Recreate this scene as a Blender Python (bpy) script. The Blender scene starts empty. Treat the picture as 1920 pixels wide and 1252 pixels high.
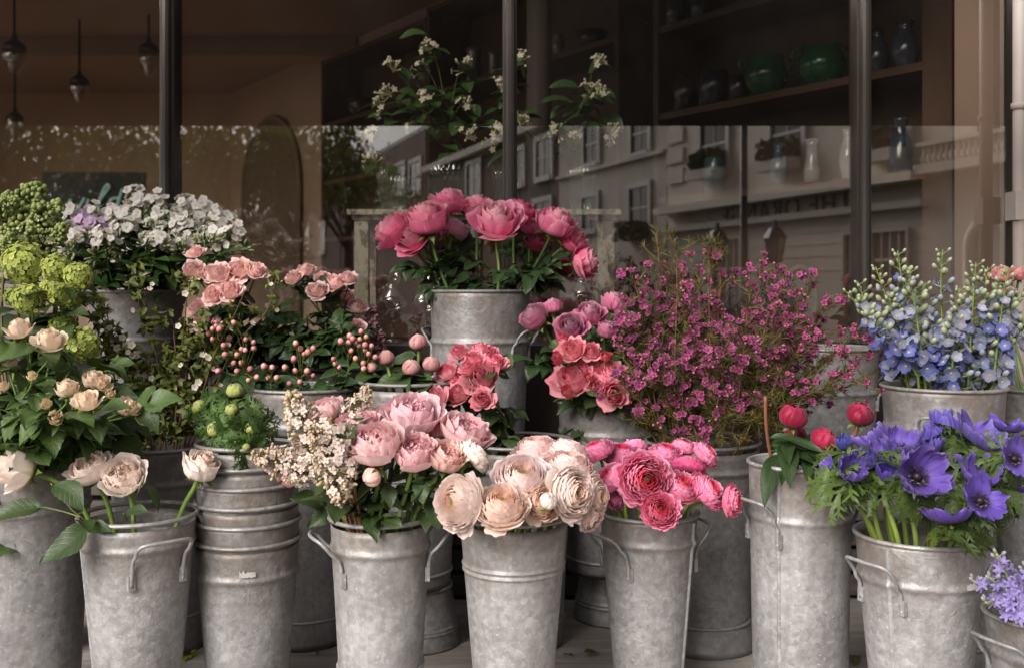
import bpy, math, random
import numpy as np
from mathutils import Matrix, Vector

SC = bpy.context.scene
SKY_STRENGTH, SUN_STRENGTH = 0.15, 5.0
COL = SC.collection
rng = np.random.default_rng(7)
PI = math.pi
CAM_Z = 0.80            # camera height above the display ledge (z = 0)
FPX = 1900.0            # focal length in photograph pixels
GLASS_Y = 2.95          # plane of the shop window


def P(px, py, d):
    """A point of the place seen at that pixel of the photograph, d metres from the camera."""
    return np.array([(px - 960) / FPX * d, d, CAM_Z - (py - 540) / FPX * d])


def lerp(a, b, t):
    return a + (b - a) * t


def sm(x, a, b):
    t = np.clip((x - a) / (b - a), 0, 1)
    return t * t * (3 - 2 * t)


def unit(v):
    v = np.asarray(v, float)
    return v / (np.linalg.norm(v) + 1e-12)


# ------------------------------------------------------------------ mesh builder
class MB:
    def __init__(s):
        s.V, s.C, s.U, s.Q, s.T, s.n = [], [], [], [], [], 0

    def add(s, V, Q=None, T=None, C=(1, 1, 1), U=None):
        V = np.asarray(V, float).reshape(-1, 3)
        n = len(V)
        C = np.asarray(C, float)
        if C.ndim == 1:
            C = np.tile(C, (n, 1))
        if U is None:
            U = np.zeros((n, 3))
        s.V.append(V); s.C.append(C.reshape(-1, 3)); s.U.append(np.asarray(U, float).reshape(-1, 3))
        if Q is not None and len(Q):
            s.Q.append(np.asarray(Q, int).reshape(-1, 4) + s.n)
        if T is not None and len(T):
            s.T.append(np.asarray(T, int).reshape(-1, 3) + s.n)
        s.n += n
        return s

    def grid(s, G, C=(1, 1, 1), U=None, wrap=False):
        nv, nu = G.shape[:2]
        idx = np.arange(nv * nu).reshape(nv, nu)
        if wrap:
            idx = np.concatenate([idx, idx[:, :1]], 1)
        Q = np.stack([idx[:-1, :-1], idx[:-1, 1:], idx[1:, 1:], idx[1:, :-1]], -1).reshape(-1, 4)
        C = np.asarray(C, float)
        if C.ndim == 3:
            C = C.reshape(-1, 3)
        return s.add(G.reshape(-1, 3), Q=Q, C=C, U=None if U is None else U.reshape(-1, 3))

    def arrays(s):
        V = np.concatenate(s.V); C = np.concatenate(s.C); U = np.concatenate(s.U)
        Q = np.concatenate(s.Q) if s.Q else np.zeros((0, 4), int)
        T = np.concatenate(s.T) if s.T else np.zeros((0, 3), int)
        return V, Q, T, C, U

    def put(s, tpl, R, t, scale=1.0, tint=(1, 1, 1)):
        V, Q, T, C, U = tpl
        return s.add((V * scale) @ np.asarray(R).T + t, Q, T, C * np.asarray(tint), U)

    def box(s, a, b, C=(1, 1, 1)):
        a = np.asarray(a, float); b = np.asarray(b, float)
        V = np.array([[x, y, z] for z in (a[2], b[2]) for y in (a[1], b[1]) for x in (a[0], b[0])])
        Q = [[0, 2, 3, 1], [4, 5, 7, 6], [0, 1, 5, 4], [1, 3, 7, 5], [3, 2, 6, 7], [2, 0, 4, 6]]
        return s.add(V, Q=Q, C=C)

    def tube(s, pts, rad, seg=6, C=(1, 1, 1), cap=True):
        pts = np.asarray(pts, float); n = len(pts)
        rad = np.broadcast_to(np.asarray(rad, float), (n,))
        C = np.asarray(C, float)
        tan = np.gradient(pts, axis=0)
        tan /= np.linalg.norm(tan, axis=1)[:, None] + 1e-12
        ref = np.array([0, 0, 1.0]) if abs(tan[0][2]) < .9 else np.array([1.0, 0, 0])
        u = unit(np.cross(tan[0], ref)); G = np.zeros((n, seg, 3))
        a = np.arange(seg) / seg * 2 * PI
        for i in range(n):
            u = unit(u - tan[i] * np.dot(u, tan[i])); w = np.cross(tan[i], u)
            G[i] = pts[i] + rad[i] * (np.cos(a)[:, None] * u + np.sin(a)[:, None] * w)
        Cg = np.tile(C, (n, seg, 1)) if C.ndim == 1 else np.repeat(C[:, None, :], seg, 1)
        base = s.n
        s.grid(G, Cg, wrap=True)
        if cap:
            for ring in (0, n - 1):
                c = pts[ring]; k = s.n
                s.add([c], C=Cg[ring, :1])
                i0 = base + ring * seg
                tri = np.array([[k, i0 + j, i0 + (j + 1) % seg] for j in range(seg)])
                s.T.append(tri)
        return s

    def lathe(s, prof, seg=48, C=(1, 1, 1), center=(0, 0, 0), fn=None):
        prof = np.asarray(prof, float); a = np.arange(seg) / seg * 2 * PI
        G = np.zeros((len(prof), seg, 3))
        G[..., 0] = prof[:, :1] * np.cos(a); G[..., 1] = prof[:, :1] * np.sin(a); G[..., 2] = prof[:, 1:2]
        if fn is not None:
            G = fn(G)
        G += np.asarray(center, float)
        return s.grid(G, C, wrap=True)

    def mesh(s, name, mat, smooth=True):
        V, Q, T, C, U = s.arrays()
        me = bpy.data.meshes.new(name)
        nq, nt = len(Q), len(T)
        me.vertices.add(len(V)); me.vertices.foreach_set("co", V.astype(np.float32).ravel())
        me.loops.add(nq * 4 + nt * 3)
        me.loops.foreach_set("vertex_index", np.concatenate([Q.ravel(), T.ravel()]).astype(np.int32))
        me.polygons.add(nq + nt)
        st = np.concatenate([np.arange(nq) * 4, nq * 4 + np.arange(nt) * 3]).astype(np.int32)
        me.polygons.foreach_set("loop_start", st)
        me.polygons.foreach_set("loop_total", np.concatenate([np.full(nq, 4), np.full(nt, 3)]).astype(np.int32))
        me.polygons.foreach_set("use_smooth", np.full(nq + nt, smooth, dtype=bool))
        me.update(calc_edges=True)
        ca = me.attributes.new("Col", 'FLOAT_COLOR', 'POINT')
        ca.data.foreach_set("color", np.concatenate([C, np.ones((len(C), 1))], 1).astype(np.float32).ravel())
        ua = me.attributes.new("puv", 'FLOAT_VECTOR', 'POINT')
        ua.data.foreach_set("vector", U.astype(np.float32).ravel())
        me.materials.append(mat)
        me.validate()
        return me


# ------------------------------------------------------------------ objects
def setp(o, label=None, cat=None, group=None, kind=None):
    for k, v in (("label", label), ("category", cat), ("group", group), ("kind", kind)):
        if v:
            o[k] = v
    return o


def thing(name, label, cat, loc, group=None):
    o = bpy.data.objects.new(name, None); COL.objects.link(o)
    o.empty_display_size = .03
    o.location = [float(x) for x in loc]
    return setp(o, label, cat, group)


def child(parent, name, me, M=None, color=None, label=None):
    """A part. M: its placement in the world; parents at the top are never rotated."""
    o = bpy.data.objects.new(name, me); COL.objects.link(o)
    if parent is not None:
        o.parent = parent
        off = Matrix.Translation(-parent.location)
        o.matrix_basis = off @ (M if M is not None else Matrix.Identity(4))
    elif M is not None:
        o.matrix_basis = M
    if color is not None:
        o.color = (*[float(c) for c in color], 1)
    if label:
        o["label"] = label
    return o


def sub(part, name, me, M=None, color=None):
    o = bpy.data.objects.new(name, me); COL.objects.link(o)
    o.parent = part
    if M is not None:
        o.matrix_basis = M
    if color is not None:
        o.color = (*[float(c) for c in color], 1)
    return o


def structure(name, me, label=None):
    o = bpy.data.objects.new(name, me); COL.objects.link(o)
    o["kind"] = "structure"
    return o


def frame(axis, roll=0.0):
    z = unit(axis)
    ref = np.array([0, 0, 1.0]) if abs(z[2]) < .95 else np.array([0, 1.0, 0])
    x = unit(np.cross(ref, z)); y = np.cross(z, x)
    c, s_ = math.cos(roll), math.sin(roll)
    return np.stack([c * x + s_ * y, -s_ * x + c * y, z], 1)


def mat4(R, t, s=1.0):
    M = np.eye(4); M[:3, :3] = np.asarray(R) * s; M[:3, 3] = t
    return Matrix([[float(v) for v in r] for r in M])


def bez(p0, p1, p2, p3, t):
    t = np.asarray(t, float)[..., None]
    return (1 - t) ** 3 * p0 + 3 * (1 - t) ** 2 * t * p1 + 3 * (1 - t) * t ** 2 * p2 + t ** 3 * p3


# ------------------------------------------------------------------ materials
class NT:
    def __init__(s, name):
        s.m = bpy.data.materials.new(name); s.m.use_nodes = True
        s.t = s.m.node_tree; s.t.nodes.clear()
        s.out = s.t.nodes.new("ShaderNodeOutputMaterial")

    def n(s, kind, **kw):
        nd = s.t.nodes.new(kind)
        for k, v in kw.items():
            if k.startswith("_"):
                nd.inputs[k[1:].replace("_", " ")].default_value = v
            else:
                setattr(nd, k, v)
        return nd

    def l(s, a, b):
        s.t.links.new(a, b)

    def mix(s, fac, a, b, blend='MIX'):
        nd = s.t.nodes.new("ShaderNodeMix"); nd.data_type = 'RGBA'; nd.blend_type = blend
        for sock, v in ((nd.inputs[0], fac), (nd.inputs[6], a), (nd.inputs[7], b)):
            if hasattr(v, "links"):
                s.l(v, sock)
            elif isinstance(v, (int, float)):
                sock.default_value = v
            else:
                sock.default_value = (*v, 1)
        return nd.outputs[2]

    def math(s, op, a, b=None, c=None):
        nd = s.t.nodes.new("ShaderNodeMath"); nd.operation = op
        for i, v in enumerate((a, b, c)):
            if v is None:
                continue
            if hasattr(v, "links"):
                s.l(v, nd.inputs[i])
            else:
                nd.inputs[i].default_value = v
        return nd.outputs[0]

    def ramp(s, fac, stops):
        nd = s.t.nodes.new("ShaderNodeValToRGB"); e = nd.color_ramp.elements
        while len(e) < len(stops):
            e.new(0.5)
        for el, (p, c) in zip(e, stops):
            el.position = p; el.color = (*c, 1) if not isinstance(c, (int, float)) else (c, c, c, 1)
        s.l(fac, nd.inputs[0])
        return nd.outputs[0]

    def noise(s, vec, scale, detail=4, rough=.55, dist=0.0):
        nd = s.n("ShaderNodeTexNoise"); nd.inputs["Scale"].default_value = scale
        nd.inputs["Detail"].default_value = detail; nd.inputs["Roughness"].default_value = rough
        nd.inputs["Distortion"].default_value = dist
        if vec is not None:
            s.l(vec, nd.inputs["Vector"])
        return nd.outputs["Fac"]

    def scaled(s, vec, sc, add=None):
        nd = s.n("ShaderNodeVectorMath", operation='MULTIPLY'); s.l(vec, nd.inputs[0]); nd.inputs[1].default_value = sc
        o = nd.outputs[0]
        if add is not None:
            a = s.n("ShaderNodeVectorMath", operation='ADD'); s.l(o, a.inputs[0]); s.l(add, a.inputs[1]); o = a.outputs[0]
        return o

    def bump(s, h, strength=.3, dist=.01, normal=None):
        nd = s.n("ShaderNodeBump"); nd.inputs["Strength"].default_value = strength; nd.inputs["Distance"].default_value = dist
        s.l(h, nd.inputs["Height"])
        if normal is not None:
            s.l(normal, nd.inputs["Normal"])
        return nd.outputs[0]

    def done(s, sh):
        s.l(sh, s.out.inputs[0])
        return s.m


def attr(t, name):
    return t.n("ShaderNodeAttribute", attribute_name=name)


def mat_petal(name="petal", transl=.36, rough=.5, vein=.20, sheen=.15, vcol=(.80, .55, .60)):
    t = NT(name)
    col = attr(t, "Col").outputs["Color"]; uv = attr(t, "puv").outputs["Vector"]
    oi = t.n("ShaderNodeObjectInfo")
    c = t.mix(1.0, col, oi.outputs["Color"], 'MULTIPLY')
    v = t.scaled(uv, (5.0, 1.1, 37.0))
    nz = t.noise(v, 2.2, 5, .6)
    c = t.mix(t.math('MULTIPLY', t.ramp(nz, [(.35, 0.), (.7, 1.)]), vein), c, t.mix(1.0, c, vcol, 'MULTIPLY'))
    blot = t.noise(t.scaled(uv, (1.5, 1.5, 91.0)), 1.3, 3)
    c = t.mix(t.math('MULTIPLY', t.ramp(blot, [(.45, 0.), (.75, 1.)]), .22), c, t.mix(1.0, c, (1.0, .86, .82), 'MULTIPLY'))
    b = t.n("ShaderNodeBsdfPrincipled"); t.l(c, b.inputs["Base Color"]); b.inputs["Roughness"].default_value = rough
    b.inputs["Specular IOR Level"].default_value = .3
    b.inputs["Sheen Weight"].default_value = sheen
    nrm = t.bump(nz, .35, .0015); t.l(nrm, b.inputs["Normal"])
    tr = t.n("ShaderNodeBsdfTranslucent"); t.l(c, tr.inputs["Color"])
    mx = t.n("ShaderNodeMixShader"); mx.inputs[0].default_value = transl
    t.l(b.outputs[0], mx.inputs[1]); t.l(tr.outputs[0], mx.inputs[2])
    return t.done(mx.outputs[0])


def mat_leaf(name="leaf", veins=True, rough=.42, transl=.16):
    t = NT(name)
    col = attr(t, "Col").outputs["Color"]; uv = attr(t, "puv").outputs["Vector"]
    oi = t.n("ShaderNodeObjectInfo")
    c = t.mix(1.0, col, oi.outputs["Color"], 'MULTIPLY')
    tc = t.n("ShaderNodeTexCoord").outputs["Object"]
    nz = t.noise(tc, 30, 4)
    c = t.mix(t.ramp(nz, [(.3, 0.), (.7, 1.)]), c, t.mix(1.0, c, (1.35, 1.18, .8), 'MULTIPLY'))
    b = t.n("ShaderNodeBsdfPrincipled")
    h = nz
    if veins:
        sx = t.n("ShaderNodeSeparateXYZ"); t.l(uv, sx.inputs[0])
        au = t.math('ABSOLUTE', sx.outputs[0])
        ph = t.math('MULTIPLY', t.math('SUBTRACT', sx.outputs[1], t.math('MULTIPLY', au, .28)), 46.0)
        w = t.math('POWER', t.math('MULTIPLY_ADD', t.math('SINE', ph), .5, .5), 9.0)
        mid = t.math('LESS_THAN', au, .05)
        vv = t.math('MAXIMUM', t.math('MULTIPLY', w, .55), mid)
        c = t.mix(t.math('MULTIPLY', vv, .5), c, t.mix(1.0, c, (1.9, 1.6, 1.5), 'MULTIPLY'))
        h = t.math('SUBTRACT', nz, vv)
    t.l(c, b.inputs["Base Color"]); b.inputs["Roughness"].default_value = rough
    b.inputs["Specular IOR Level"].default_value = .35
    t.l(t.bump(h, .3, .0015), b.inputs["Normal"])
    tr = t.n("ShaderNodeBsdfTranslucent"); t.l(t.mix(1.0, c, (1.5, 1.4, .6), 'MULTIPLY'), tr.inputs["Color"])
    mx = t.n("ShaderNodeMixShader"); mx.inputs[0].default_value = transl
    t.l(b.outputs[0], mx.inputs[1]); t.l(tr.outputs[0], mx.inputs[2])
    return t.done(mx.outputs[0])


def mat_zinc():
    t = NT("galvanised_zinc")
    tc = t.n("ShaderNodeTexCoord").outputs["Object"]
    oi = t.n("ShaderNodeObjectInfo")
    off = t.n("ShaderNodeCombineXYZ")
    r10 = t.math('MULTIPLY', oi.outputs["Random"], 23.0)
    for i in range(3):
        t.l(r10, off.inputs[i])
    v = t.scaled(tc, (1, 1, 1), off.outputs[0])
    big = t.noise(v, 9, 5, .6)
    fine = t.noise(v, 70, 5, .65, .6)
    streak = t.noise(t.scaled(tc, (60, 60, 3.0), off.outputs[0]), 1.0, 4, .65)
    vor = t.n("ShaderNodeTexVoronoi"); vor.inputs["Scale"].default_value = 95; t.l(v, vor.inputs["Vector"])
    base = t.ramp(big, [(.26, (.205, .200, .203)), (.5, (.300, .296, .302)), (.74, (.398, .394, .402))])
    base = t.mix(.35, base, t.ramp(fine, [(.3, (.12, .115, .11)), (.7, (.44, .43, .42))]))
    sc_ = t.n("ShaderNodeSeparateColor"); t.l(vor.outputs["Color"], sc_.inputs[0])
    base = t.mix(.20, base, t.ramp(sc_.outputs[0], [(0, .15), (1, .85)]), 'OVERLAY')
    base = t.mix(t.math('MULTIPLY', t.ramp(streak, [(.5, 0.), (.75, 1.)]), .42), base, (.17, .155, .14))
    # white oxide flecks and warm dirt below the rim (the attribute puv.z is 1 at the rim, 0 at the foot)
    fl = t.noise(v, 160, 2, .5)
    base = t.mix(t.math('MULTIPLY', t.ramp(fl, [(.66, 0.), (.72, 1.)]), .45), base, (.6, .59, .58))
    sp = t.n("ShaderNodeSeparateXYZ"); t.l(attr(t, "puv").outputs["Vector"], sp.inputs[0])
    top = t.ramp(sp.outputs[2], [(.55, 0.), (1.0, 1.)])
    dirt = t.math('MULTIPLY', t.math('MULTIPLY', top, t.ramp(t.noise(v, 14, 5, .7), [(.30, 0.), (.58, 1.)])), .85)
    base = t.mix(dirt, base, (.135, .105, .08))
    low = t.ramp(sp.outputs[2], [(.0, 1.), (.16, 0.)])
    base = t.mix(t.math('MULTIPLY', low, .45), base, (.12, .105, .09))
    rust = t.noise(v, 22, 6, .75)
    base = t.mix(t.math('MULTIPLY', t.ramp(rust, [(.64, 0.), (.74, 1.)]), .55), base, (.17, .11, .06))
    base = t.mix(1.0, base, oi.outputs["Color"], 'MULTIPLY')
    b = t.n("ShaderNodeBsdfPrincipled"); t.l(base, b.inputs["Base Color"])
    b.inputs["Metallic"].default_value = .30
    t.l(t.ramp(fine, [(.3, .40), (.75, .62)]), b.inputs["Roughness"])
    crk = t.noise(v, 30, 5, .6, 1.6)
    ridge = t.math('SUBTRACT', 1.0, t.math('ABSOLUTE', t.math('MULTIPLY_ADD', crk, 4.0, -2.0)))
    msk = t.ramp(t.noise(v, 5, 2), [(.38, .15), (.62, 1.)])
    msk = t.math('MULTIPLY', msk, t.math('MULTIPLY_ADD', oi.outputs["Random"], .8, .25))
    n1 = t.bump(t.math('MULTIPLY', ridge, msk), .26, .004)
    n1 = t.bump(t.noise(v, 110, 4, .6), .25, .002, n1)
    n2 = t.bump(t.noise(v, 9, 3), .4, .02, n1)
    t.l(n2, b.inputs["Normal"])
    return t.done(b.outputs[0])


def mat_wood(name, c0, c1, scale=(3, 30, 30), rough=.65, bump=.3, grain=6):
    t = NT(name)
    tc = t.n("ShaderNodeTexCoord").outputs["Object"]
    v = t.scaled(tc, scale)
    a = t.noise(v, 1.0, grain, .65, .8); b_ = t.noise(tc, 5, 4)
    c = t.ramp(a, [(.3, c0), (.7, c1)])
    c = t.mix(t.ramp(b_, [(.35, .0), (.75, .6)]), c, t.mix(1.0, c, (.55, .52, .5), 'MULTIPLY'))
    b = t.n("ShaderNodeBsdfPrincipled"); t.l(c, b.inputs["Base Color"]); b.inputs["Roughness"].default_value = rough
    t.l(t.bump(a, bump, .004), b.inputs["Normal"])
    return t.done(b.outputs[0])


def mat_plain(name, c, rough=.6, metal=0.0, var=.25, scale=8.0, bump=.1, spec=.5, tint=False):
    t = NT(name)
    tc = t.n("ShaderNodeTexCoord").outputs["Object"]
    nz = t.noise(tc, scale, 5, .6)
    k = [max(0, 1 - var)] * 3
    cc = t.mix(t.ramp(nz, [(.3, 0.), (.7, 1.)]), tuple(x * (1 - var) for x in c), c)
    if tint:
        cc = t.mix(1.0, cc, t.n("ShaderNodeObjectInfo").outputs["Color"], 'MULTIPLY')
    b = t.n("ShaderNodeBsdfPrincipled"); t.l(cc, b.inputs["Base Color"])
    b.inputs["Roughness"].default_value = rough; b.inputs["Metallic"].default_value = metal
    b.inputs["Specular IOR Level"].default_value = spec
    t.l(t.bump(t.noise(tc, scale * 6, 4), bump, .004), b.inputs["Normal"])
    return t.done(b.outputs[0])


def mat_glass(name, ior=1.5, tint=(1, 1, 1), rough=0.0, dirt=0.0, floor=0.0):
    """Thin glass: a clear sheet that mirrors by its Fresnel reflectance (both faces)."""
    t = NT(name)
    f = t.n("ShaderNodeFresnel"); geo = t.n("ShaderNodeNewGeometry")
    # the node inverts the index on back faces; a thin sheet reflects alike from both sides
    t.l(t.math('ADD', t.math('MULTIPLY', geo.outputs["Backfacing"], 1.0 / ior - ior), ior), f.inputs["IOR"])
    tr = t.n("ShaderNodeBsdfTransparent"); tr.inputs[0].default_value = (*tint, 1)
    gl = t.n("ShaderNodeBsdfGlossy"); gl.inputs["Roughness"].default_value = rough
    mx = t.n("ShaderNodeMixShader")
    t.l(t.math('MAXIMUM', f.outputs[0], floor), mx.inputs[0]); t.l(tr.outputs[0], mx.inputs[1]); t.l(gl.outputs[0], mx.inputs[2])
    sh = mx.outputs[0]
    if dirt > 0:
        d = t.n("ShaderNodeBsdfDiffuse"); d.inputs[0].default_value = (.5, .47, .43, 1)
        tc = t.n("ShaderNodeTexCoord").outputs["Object"]
        a = t.ramp(t.noise(tc, 3.0, 6, .7), [(.4, .3), (.75, 1.)])
        spk = t.ramp(t.noise(tc, 120.0, 1, .4), [(.79, 0.), (.81, 1.)])
        m2 = t.n("ShaderNodeMixShader")
        t.l(t.math('ADD', t.math('MULTIPLY', a, dirt), t.math('MULTIPLY', spk, .12)), m2.inputs[0])
        t.l(sh, m2.inputs[1]); t.l(d.outputs[0], m2.inputs[2]); sh = m2.outputs[0]
    return t.done(sh)


M_PETAL = mat_petal()
M_LEAF = mat_leaf()
M_ANEM = mat_petal("anemone_petal", vein=.75, vcol=(.46, .40, .66))
M_FEATHER = mat_leaf("feathery_leaf", veins=False, rough=.5)
M_STEM = mat_leaf("stem", veins=False, rough=.45, transl=0.0)
M_BERRY = mat_petal("berry", transl=.08, rough=.3, vein=.1, sheen=0)
M_ZINC = mat_zinc()
# ------------------------------------------------------------------ petals and blooms (unit size, axis +z, base at the origin)
def petal(mb, th, prof, W, k, rs, nu=9, nv=8, tip=.16, curl=.0, lip=.0, ruffle=.03, cols=None, w0=.45, crease=.022, point=0.0, roll=0.0, tipz=0.0):
    """One petal: prof = four (r, z) Bezier points of its spine, W half width, k flatness, cols = (base, middle, edge)."""
    u = np.linspace(-1, 1, nu)[None, :]; v = np.linspace(0, 1, nv)[:, None]
    v2 = v * (1 - tip * np.abs(u) ** 3) * np.ones_like(u)
    p = bez(*[np.array(q, float) for q in prof], v2)
    r, z = p[..., 0], p[..., 1]
    w = (w0 + (1 - w0) * np.sin(PI * np.clip(.05 + .62 * v, 0, 1)) ** 1.0) * (1 - point * sm(v, .55, 1.0))
    rc = np.maximum(r, .12) * k
    psi = u * W * w / rc
    psi = np.clip(psi, -2.6, 2.6)
    ph = rs.uniform(0, 6.28, 4); f = rs.uniform(1.2, 3.2, 3)
    wav = (np.sin(.8 * f[0] * u * PI + ph[0] + 1.5 * v) + .45 * np.sin(1.1 * f[1] * u * PI + ph[1] + 2 * v) + .25 * np.sin(f[2] * 3 * u + ph[2] + 5 * v)) * ruffle * v2 ** 2
    kk = rs.uniform(2.2, 4.2)
    wav = wav + crease * (np.sin(kk * u * PI + ph[3]) + .5 * np.sin(1.9 * kk * u * PI + ph[2])) * np.sin(PI * np.clip(v2 * .75, 0, 1)) * sm(v2, .05, .5)
    outw = curl * np.abs(u) ** 2.5 * v2 ** 2 + lip * v2 ** 7 + wav
    X = (r - rc) + rc * np.cos(psi) + outw * np.cos(psi)
    Y = rc * np.sin(psi) + outw * np.sin(psi) * .5
    Z = z + wav * .6 + tipz * v2 ** 8 - lip * .25 * v2 ** 9
    # small twist of the whole petal
    Y = Y + roll * (v2 ** 2) * .25
    c, s_ = math.cos(th), math.sin(th)
    G = np.stack([c * X - s_ * Y, s_ * X + c * Y, Z], -1)
    c0, c1, c2 = [np.array(x, float) for x in cols]
    a = sm(v2, .0, .55)[..., None]; e = np.maximum(sm(v2, .80, 1.0), sm(np.abs(u) * v2, .72, 1.0))[..., None]
    C = lerp(c0, c1, a); C = lerp(C, c2, e * .85)
    U = np.stack([u * np.ones_like(v), v * np.ones_like(u), np.full_like(X, rs.uniform(0, 1))], -1)
    mb.grid(G, C, U)


def rose(seed, openness=.5, n=30, cols=None, cin=None, ruffle=.035, tall=1.0, wild=1.0, fleck=None, pf=.35, wide=.74):
    """cols: (base, middle, edge) of the outer petals; cin: the same for the heart."""
    rs = np.random.default_rng(seed); mb = MB()
    cin = cin or cols
    for i in range(n):
        t = i / (n - 1)
        th = i * 2.39996 + rs.normal(0, .18)
        rm = lerp(.05, .74, t ** .72) * (1 + rs.normal(0, .03))
        flare = lerp(.55, lerp(.82, 1.30, openness), t)
        rt = rm * flare
        h = tall * lerp(1.16, 1.02 - .22 * openness, t) * (1 + rs.normal(0, .025))
        prof = [(.05, .02), (rm * 1.32 + .02, .03), (rm * 1.16, .62 * h), (rt, h)]
        lip = lerp(.0, .16 + .14 * openness, t ** 1.3)
        curl = lerp(.0, .10, t)
        if t > .45:      # outer petals stand clear of one another
            off = rs.uniform(-.02, .10) * (t - .3)
            h *= lerp(1.0, .80, (t - .45) / .55)
            prof = [(.05, .02), (rm * 1.30 + .02, .03), (rm * 1.20 + off, .58 * h), (rt + off * 1.5 + .06 * t, h * rs.uniform(.92, 1.06))]
        if t > .80 and openness > .25:
            q = (t - .8) / .2
            drop = q * (.25 + .5 * openness) * rs.uniform(.4, 1.1)
            prof = [(.06, .0), (rm * 1.2, .02), (rm * 1.32, .60 * h - drop * .2), (rm * (1.30 + .35 * q * openness), h * .92 - drop * .55)]
            lip = .12 + .12 * openness; curl = .10
        mixc = sm(t, .25, .75)
        cc = [lerp(np.array(a), np.array(b), mixc) * (1 + rs.normal(0, .04)) for a, b in zip(cin, cols)]
        if fleck is not None and rs.random() < pf:
            q = rs.uniform(.3, 1.0); cc = [lerp(cc[0], np.array(fleck), q), lerp(cc[1], np.array(fleck), q * .6), lerp(cc[2], np.array(fleck), q)]
        petal(mb, th, prof, lerp(.30, wide, t ** .8), lerp(.95, 1.14, t), rs, nu=15 if t > .4 else 10, nv=10, crease=lerp(.008, .030, t), tip=lerp(.05, .15, t),
              curl=curl, lip=lip, ruffle=ruffle * lerp(.5, 1.3 * wild, t), cols=cc, roll=rs.normal(0, .5), tipz=rs.uniform(-.02, .05) + (.07 if t > .6 and rs.random() < .4 else 0))
    return mb


def garden_rose(seed, openness=.5, cols=None, cin=None, n=30):
    """A cupped old-fashioned rose: big smooth outer petals around a crumpled, quartered heart."""
    rs = np.random.default_rng(seed); mb = MB()
    for i in range(46):
        t = i / 45
        rad = .60 * math.sqrt(t); ang = i * 2.39996
        cx, cy = .0 * rad, .0
        rm = .06 + rad * .95
        h = lerp(.82, .94, t) + rs.normal(0, .02)
        prof = [(.05, .1), (rm * 1.1, .2), (rm * 1.1, .7), (rm * rs.uniform(.72, .98), h)]
        cc = [np.array(c) * (1 + rs.normal(0, .06)) for c in cin]
        petal(mb, ang + rs.normal(0, .3), prof, rs.uniform(.20, .36), rs.uniform(.8, 1.3), rs, nu=10, nv=7, tip=.08, lip=rs.uniform(-.04, .05), ruffle=.045, cols=cc, roll=rs.normal(0, 1.2))
    N = 15
    for i in range(N):
        t = i / (N - 1)
        rm = lerp(.58, .82, t); h = lerp(1.14, .98 - .16 * openness, t) * (1 + rs.normal(0, .03))
        rt = rm * lerp(.66 + .14 * openness, .95 + .30 * openness, t)
        off = rs.uniform(-.02, .09) * t
        prof = [(.05, .0), (rm * 1.30, .02), (rm * 1.20 + off, .60 * h), (rt + off * 1.4, h)]
        cc = [lerp(np.array(a), np.array(b), sm(t, 0, .6)) * (1 + rs.normal(0, .03)) for a, b in zip(cin, cols)]
        petal(mb, i * 2.39996 + rs.normal(0, .15), prof, lerp(.55, .76, t), 1.12, rs, nu=15, nv=9, crease=.028, tip=.15, lip=lerp(.02, .16 + .10 * openness, t), curl=lerp(0, .10, t),
              ruffle=.05, cols=cc, roll=rs.normal(0, .5), tipz=rs.uniform(-.02, .06))
    return mb


def ranunculus(seed, openness=.6, cols=None, cin=None, heart=(.16, .2, .04), n=70, skirt=4, cr=1.0):
    rs = np.random.default_rng(seed); mb = MB()
    for i in range(n):
        t = i / (n - 1)
        R = lerp(.10, .98, t ** .66) * (1 + rs.normal(0, .02))
        if t < .22:
            hh = 1.0 - .14 * (1 - t / .22) ** 2
        else:
            hh = 1.0 - lerp(.40, .66, openness) * ((t - .22) / .78) ** 1.7
        hh *= 1 + rs.normal(0, lerp(.02, .10, sm(t, .3, .8)))
        rt = R * lerp(.74, 1.0, sm(t, .1, .7)) * (1 + (.14 * openness * sm(t, .7, 1)))
        prof = [(R * .3, .02 * (1 - t)), (R * 1.20, .02), (R * 1.17, hh * .72), (rt, hh)]
        cc = [lerp(np.array(a), np.array(b), sm(t, .12, .45)) * (1 + rs.normal(0, .05)) for a, b in zip(cin, cols)]
        petal(mb, i * 2.39996 + rs.normal(0, .25), prof, lerp(.17, .60, t), lerp(1.0, 1.08, t), rs, nu=14, nv=9, tip=lerp(.06, .18, t), lip=lerp(.0, .15, t) + rs.normal(0, .03) * t, crease=lerp(.006, .034, t) * cr, ruffle=lerp(.010, .05, t) * cr, cols=cc, w0=.6)
    for j in range(skirt):
        R = rs.uniform(.95, 1.12)
        prof = [(.15, .0), (R * .8, -.06), (R * 1.08, .16), (R * 1.24, rs.uniform(-.05, .45))]
        petal(mb, rs.uniform(0, 6.28), prof, rs.uniform(.40, .55), 1.6, rs, nu=10, nv=8, tip=.2, ruffle=.06, cols=cols)
    # seed button
    for k in range(26):
        a = k * 2.4; r = .11 * math.sqrt(k / 26)
        mb.tube([[r * math.cos(a), r * math.sin(a), .75], [r * 1.1 * math.cos(a), r * 1.1 * math.sin(a), .88 - r * .5]], [.018, .012], 5, C=np.array(heart) * (1 + rs.normal(0, .2)))
    return mb


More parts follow.
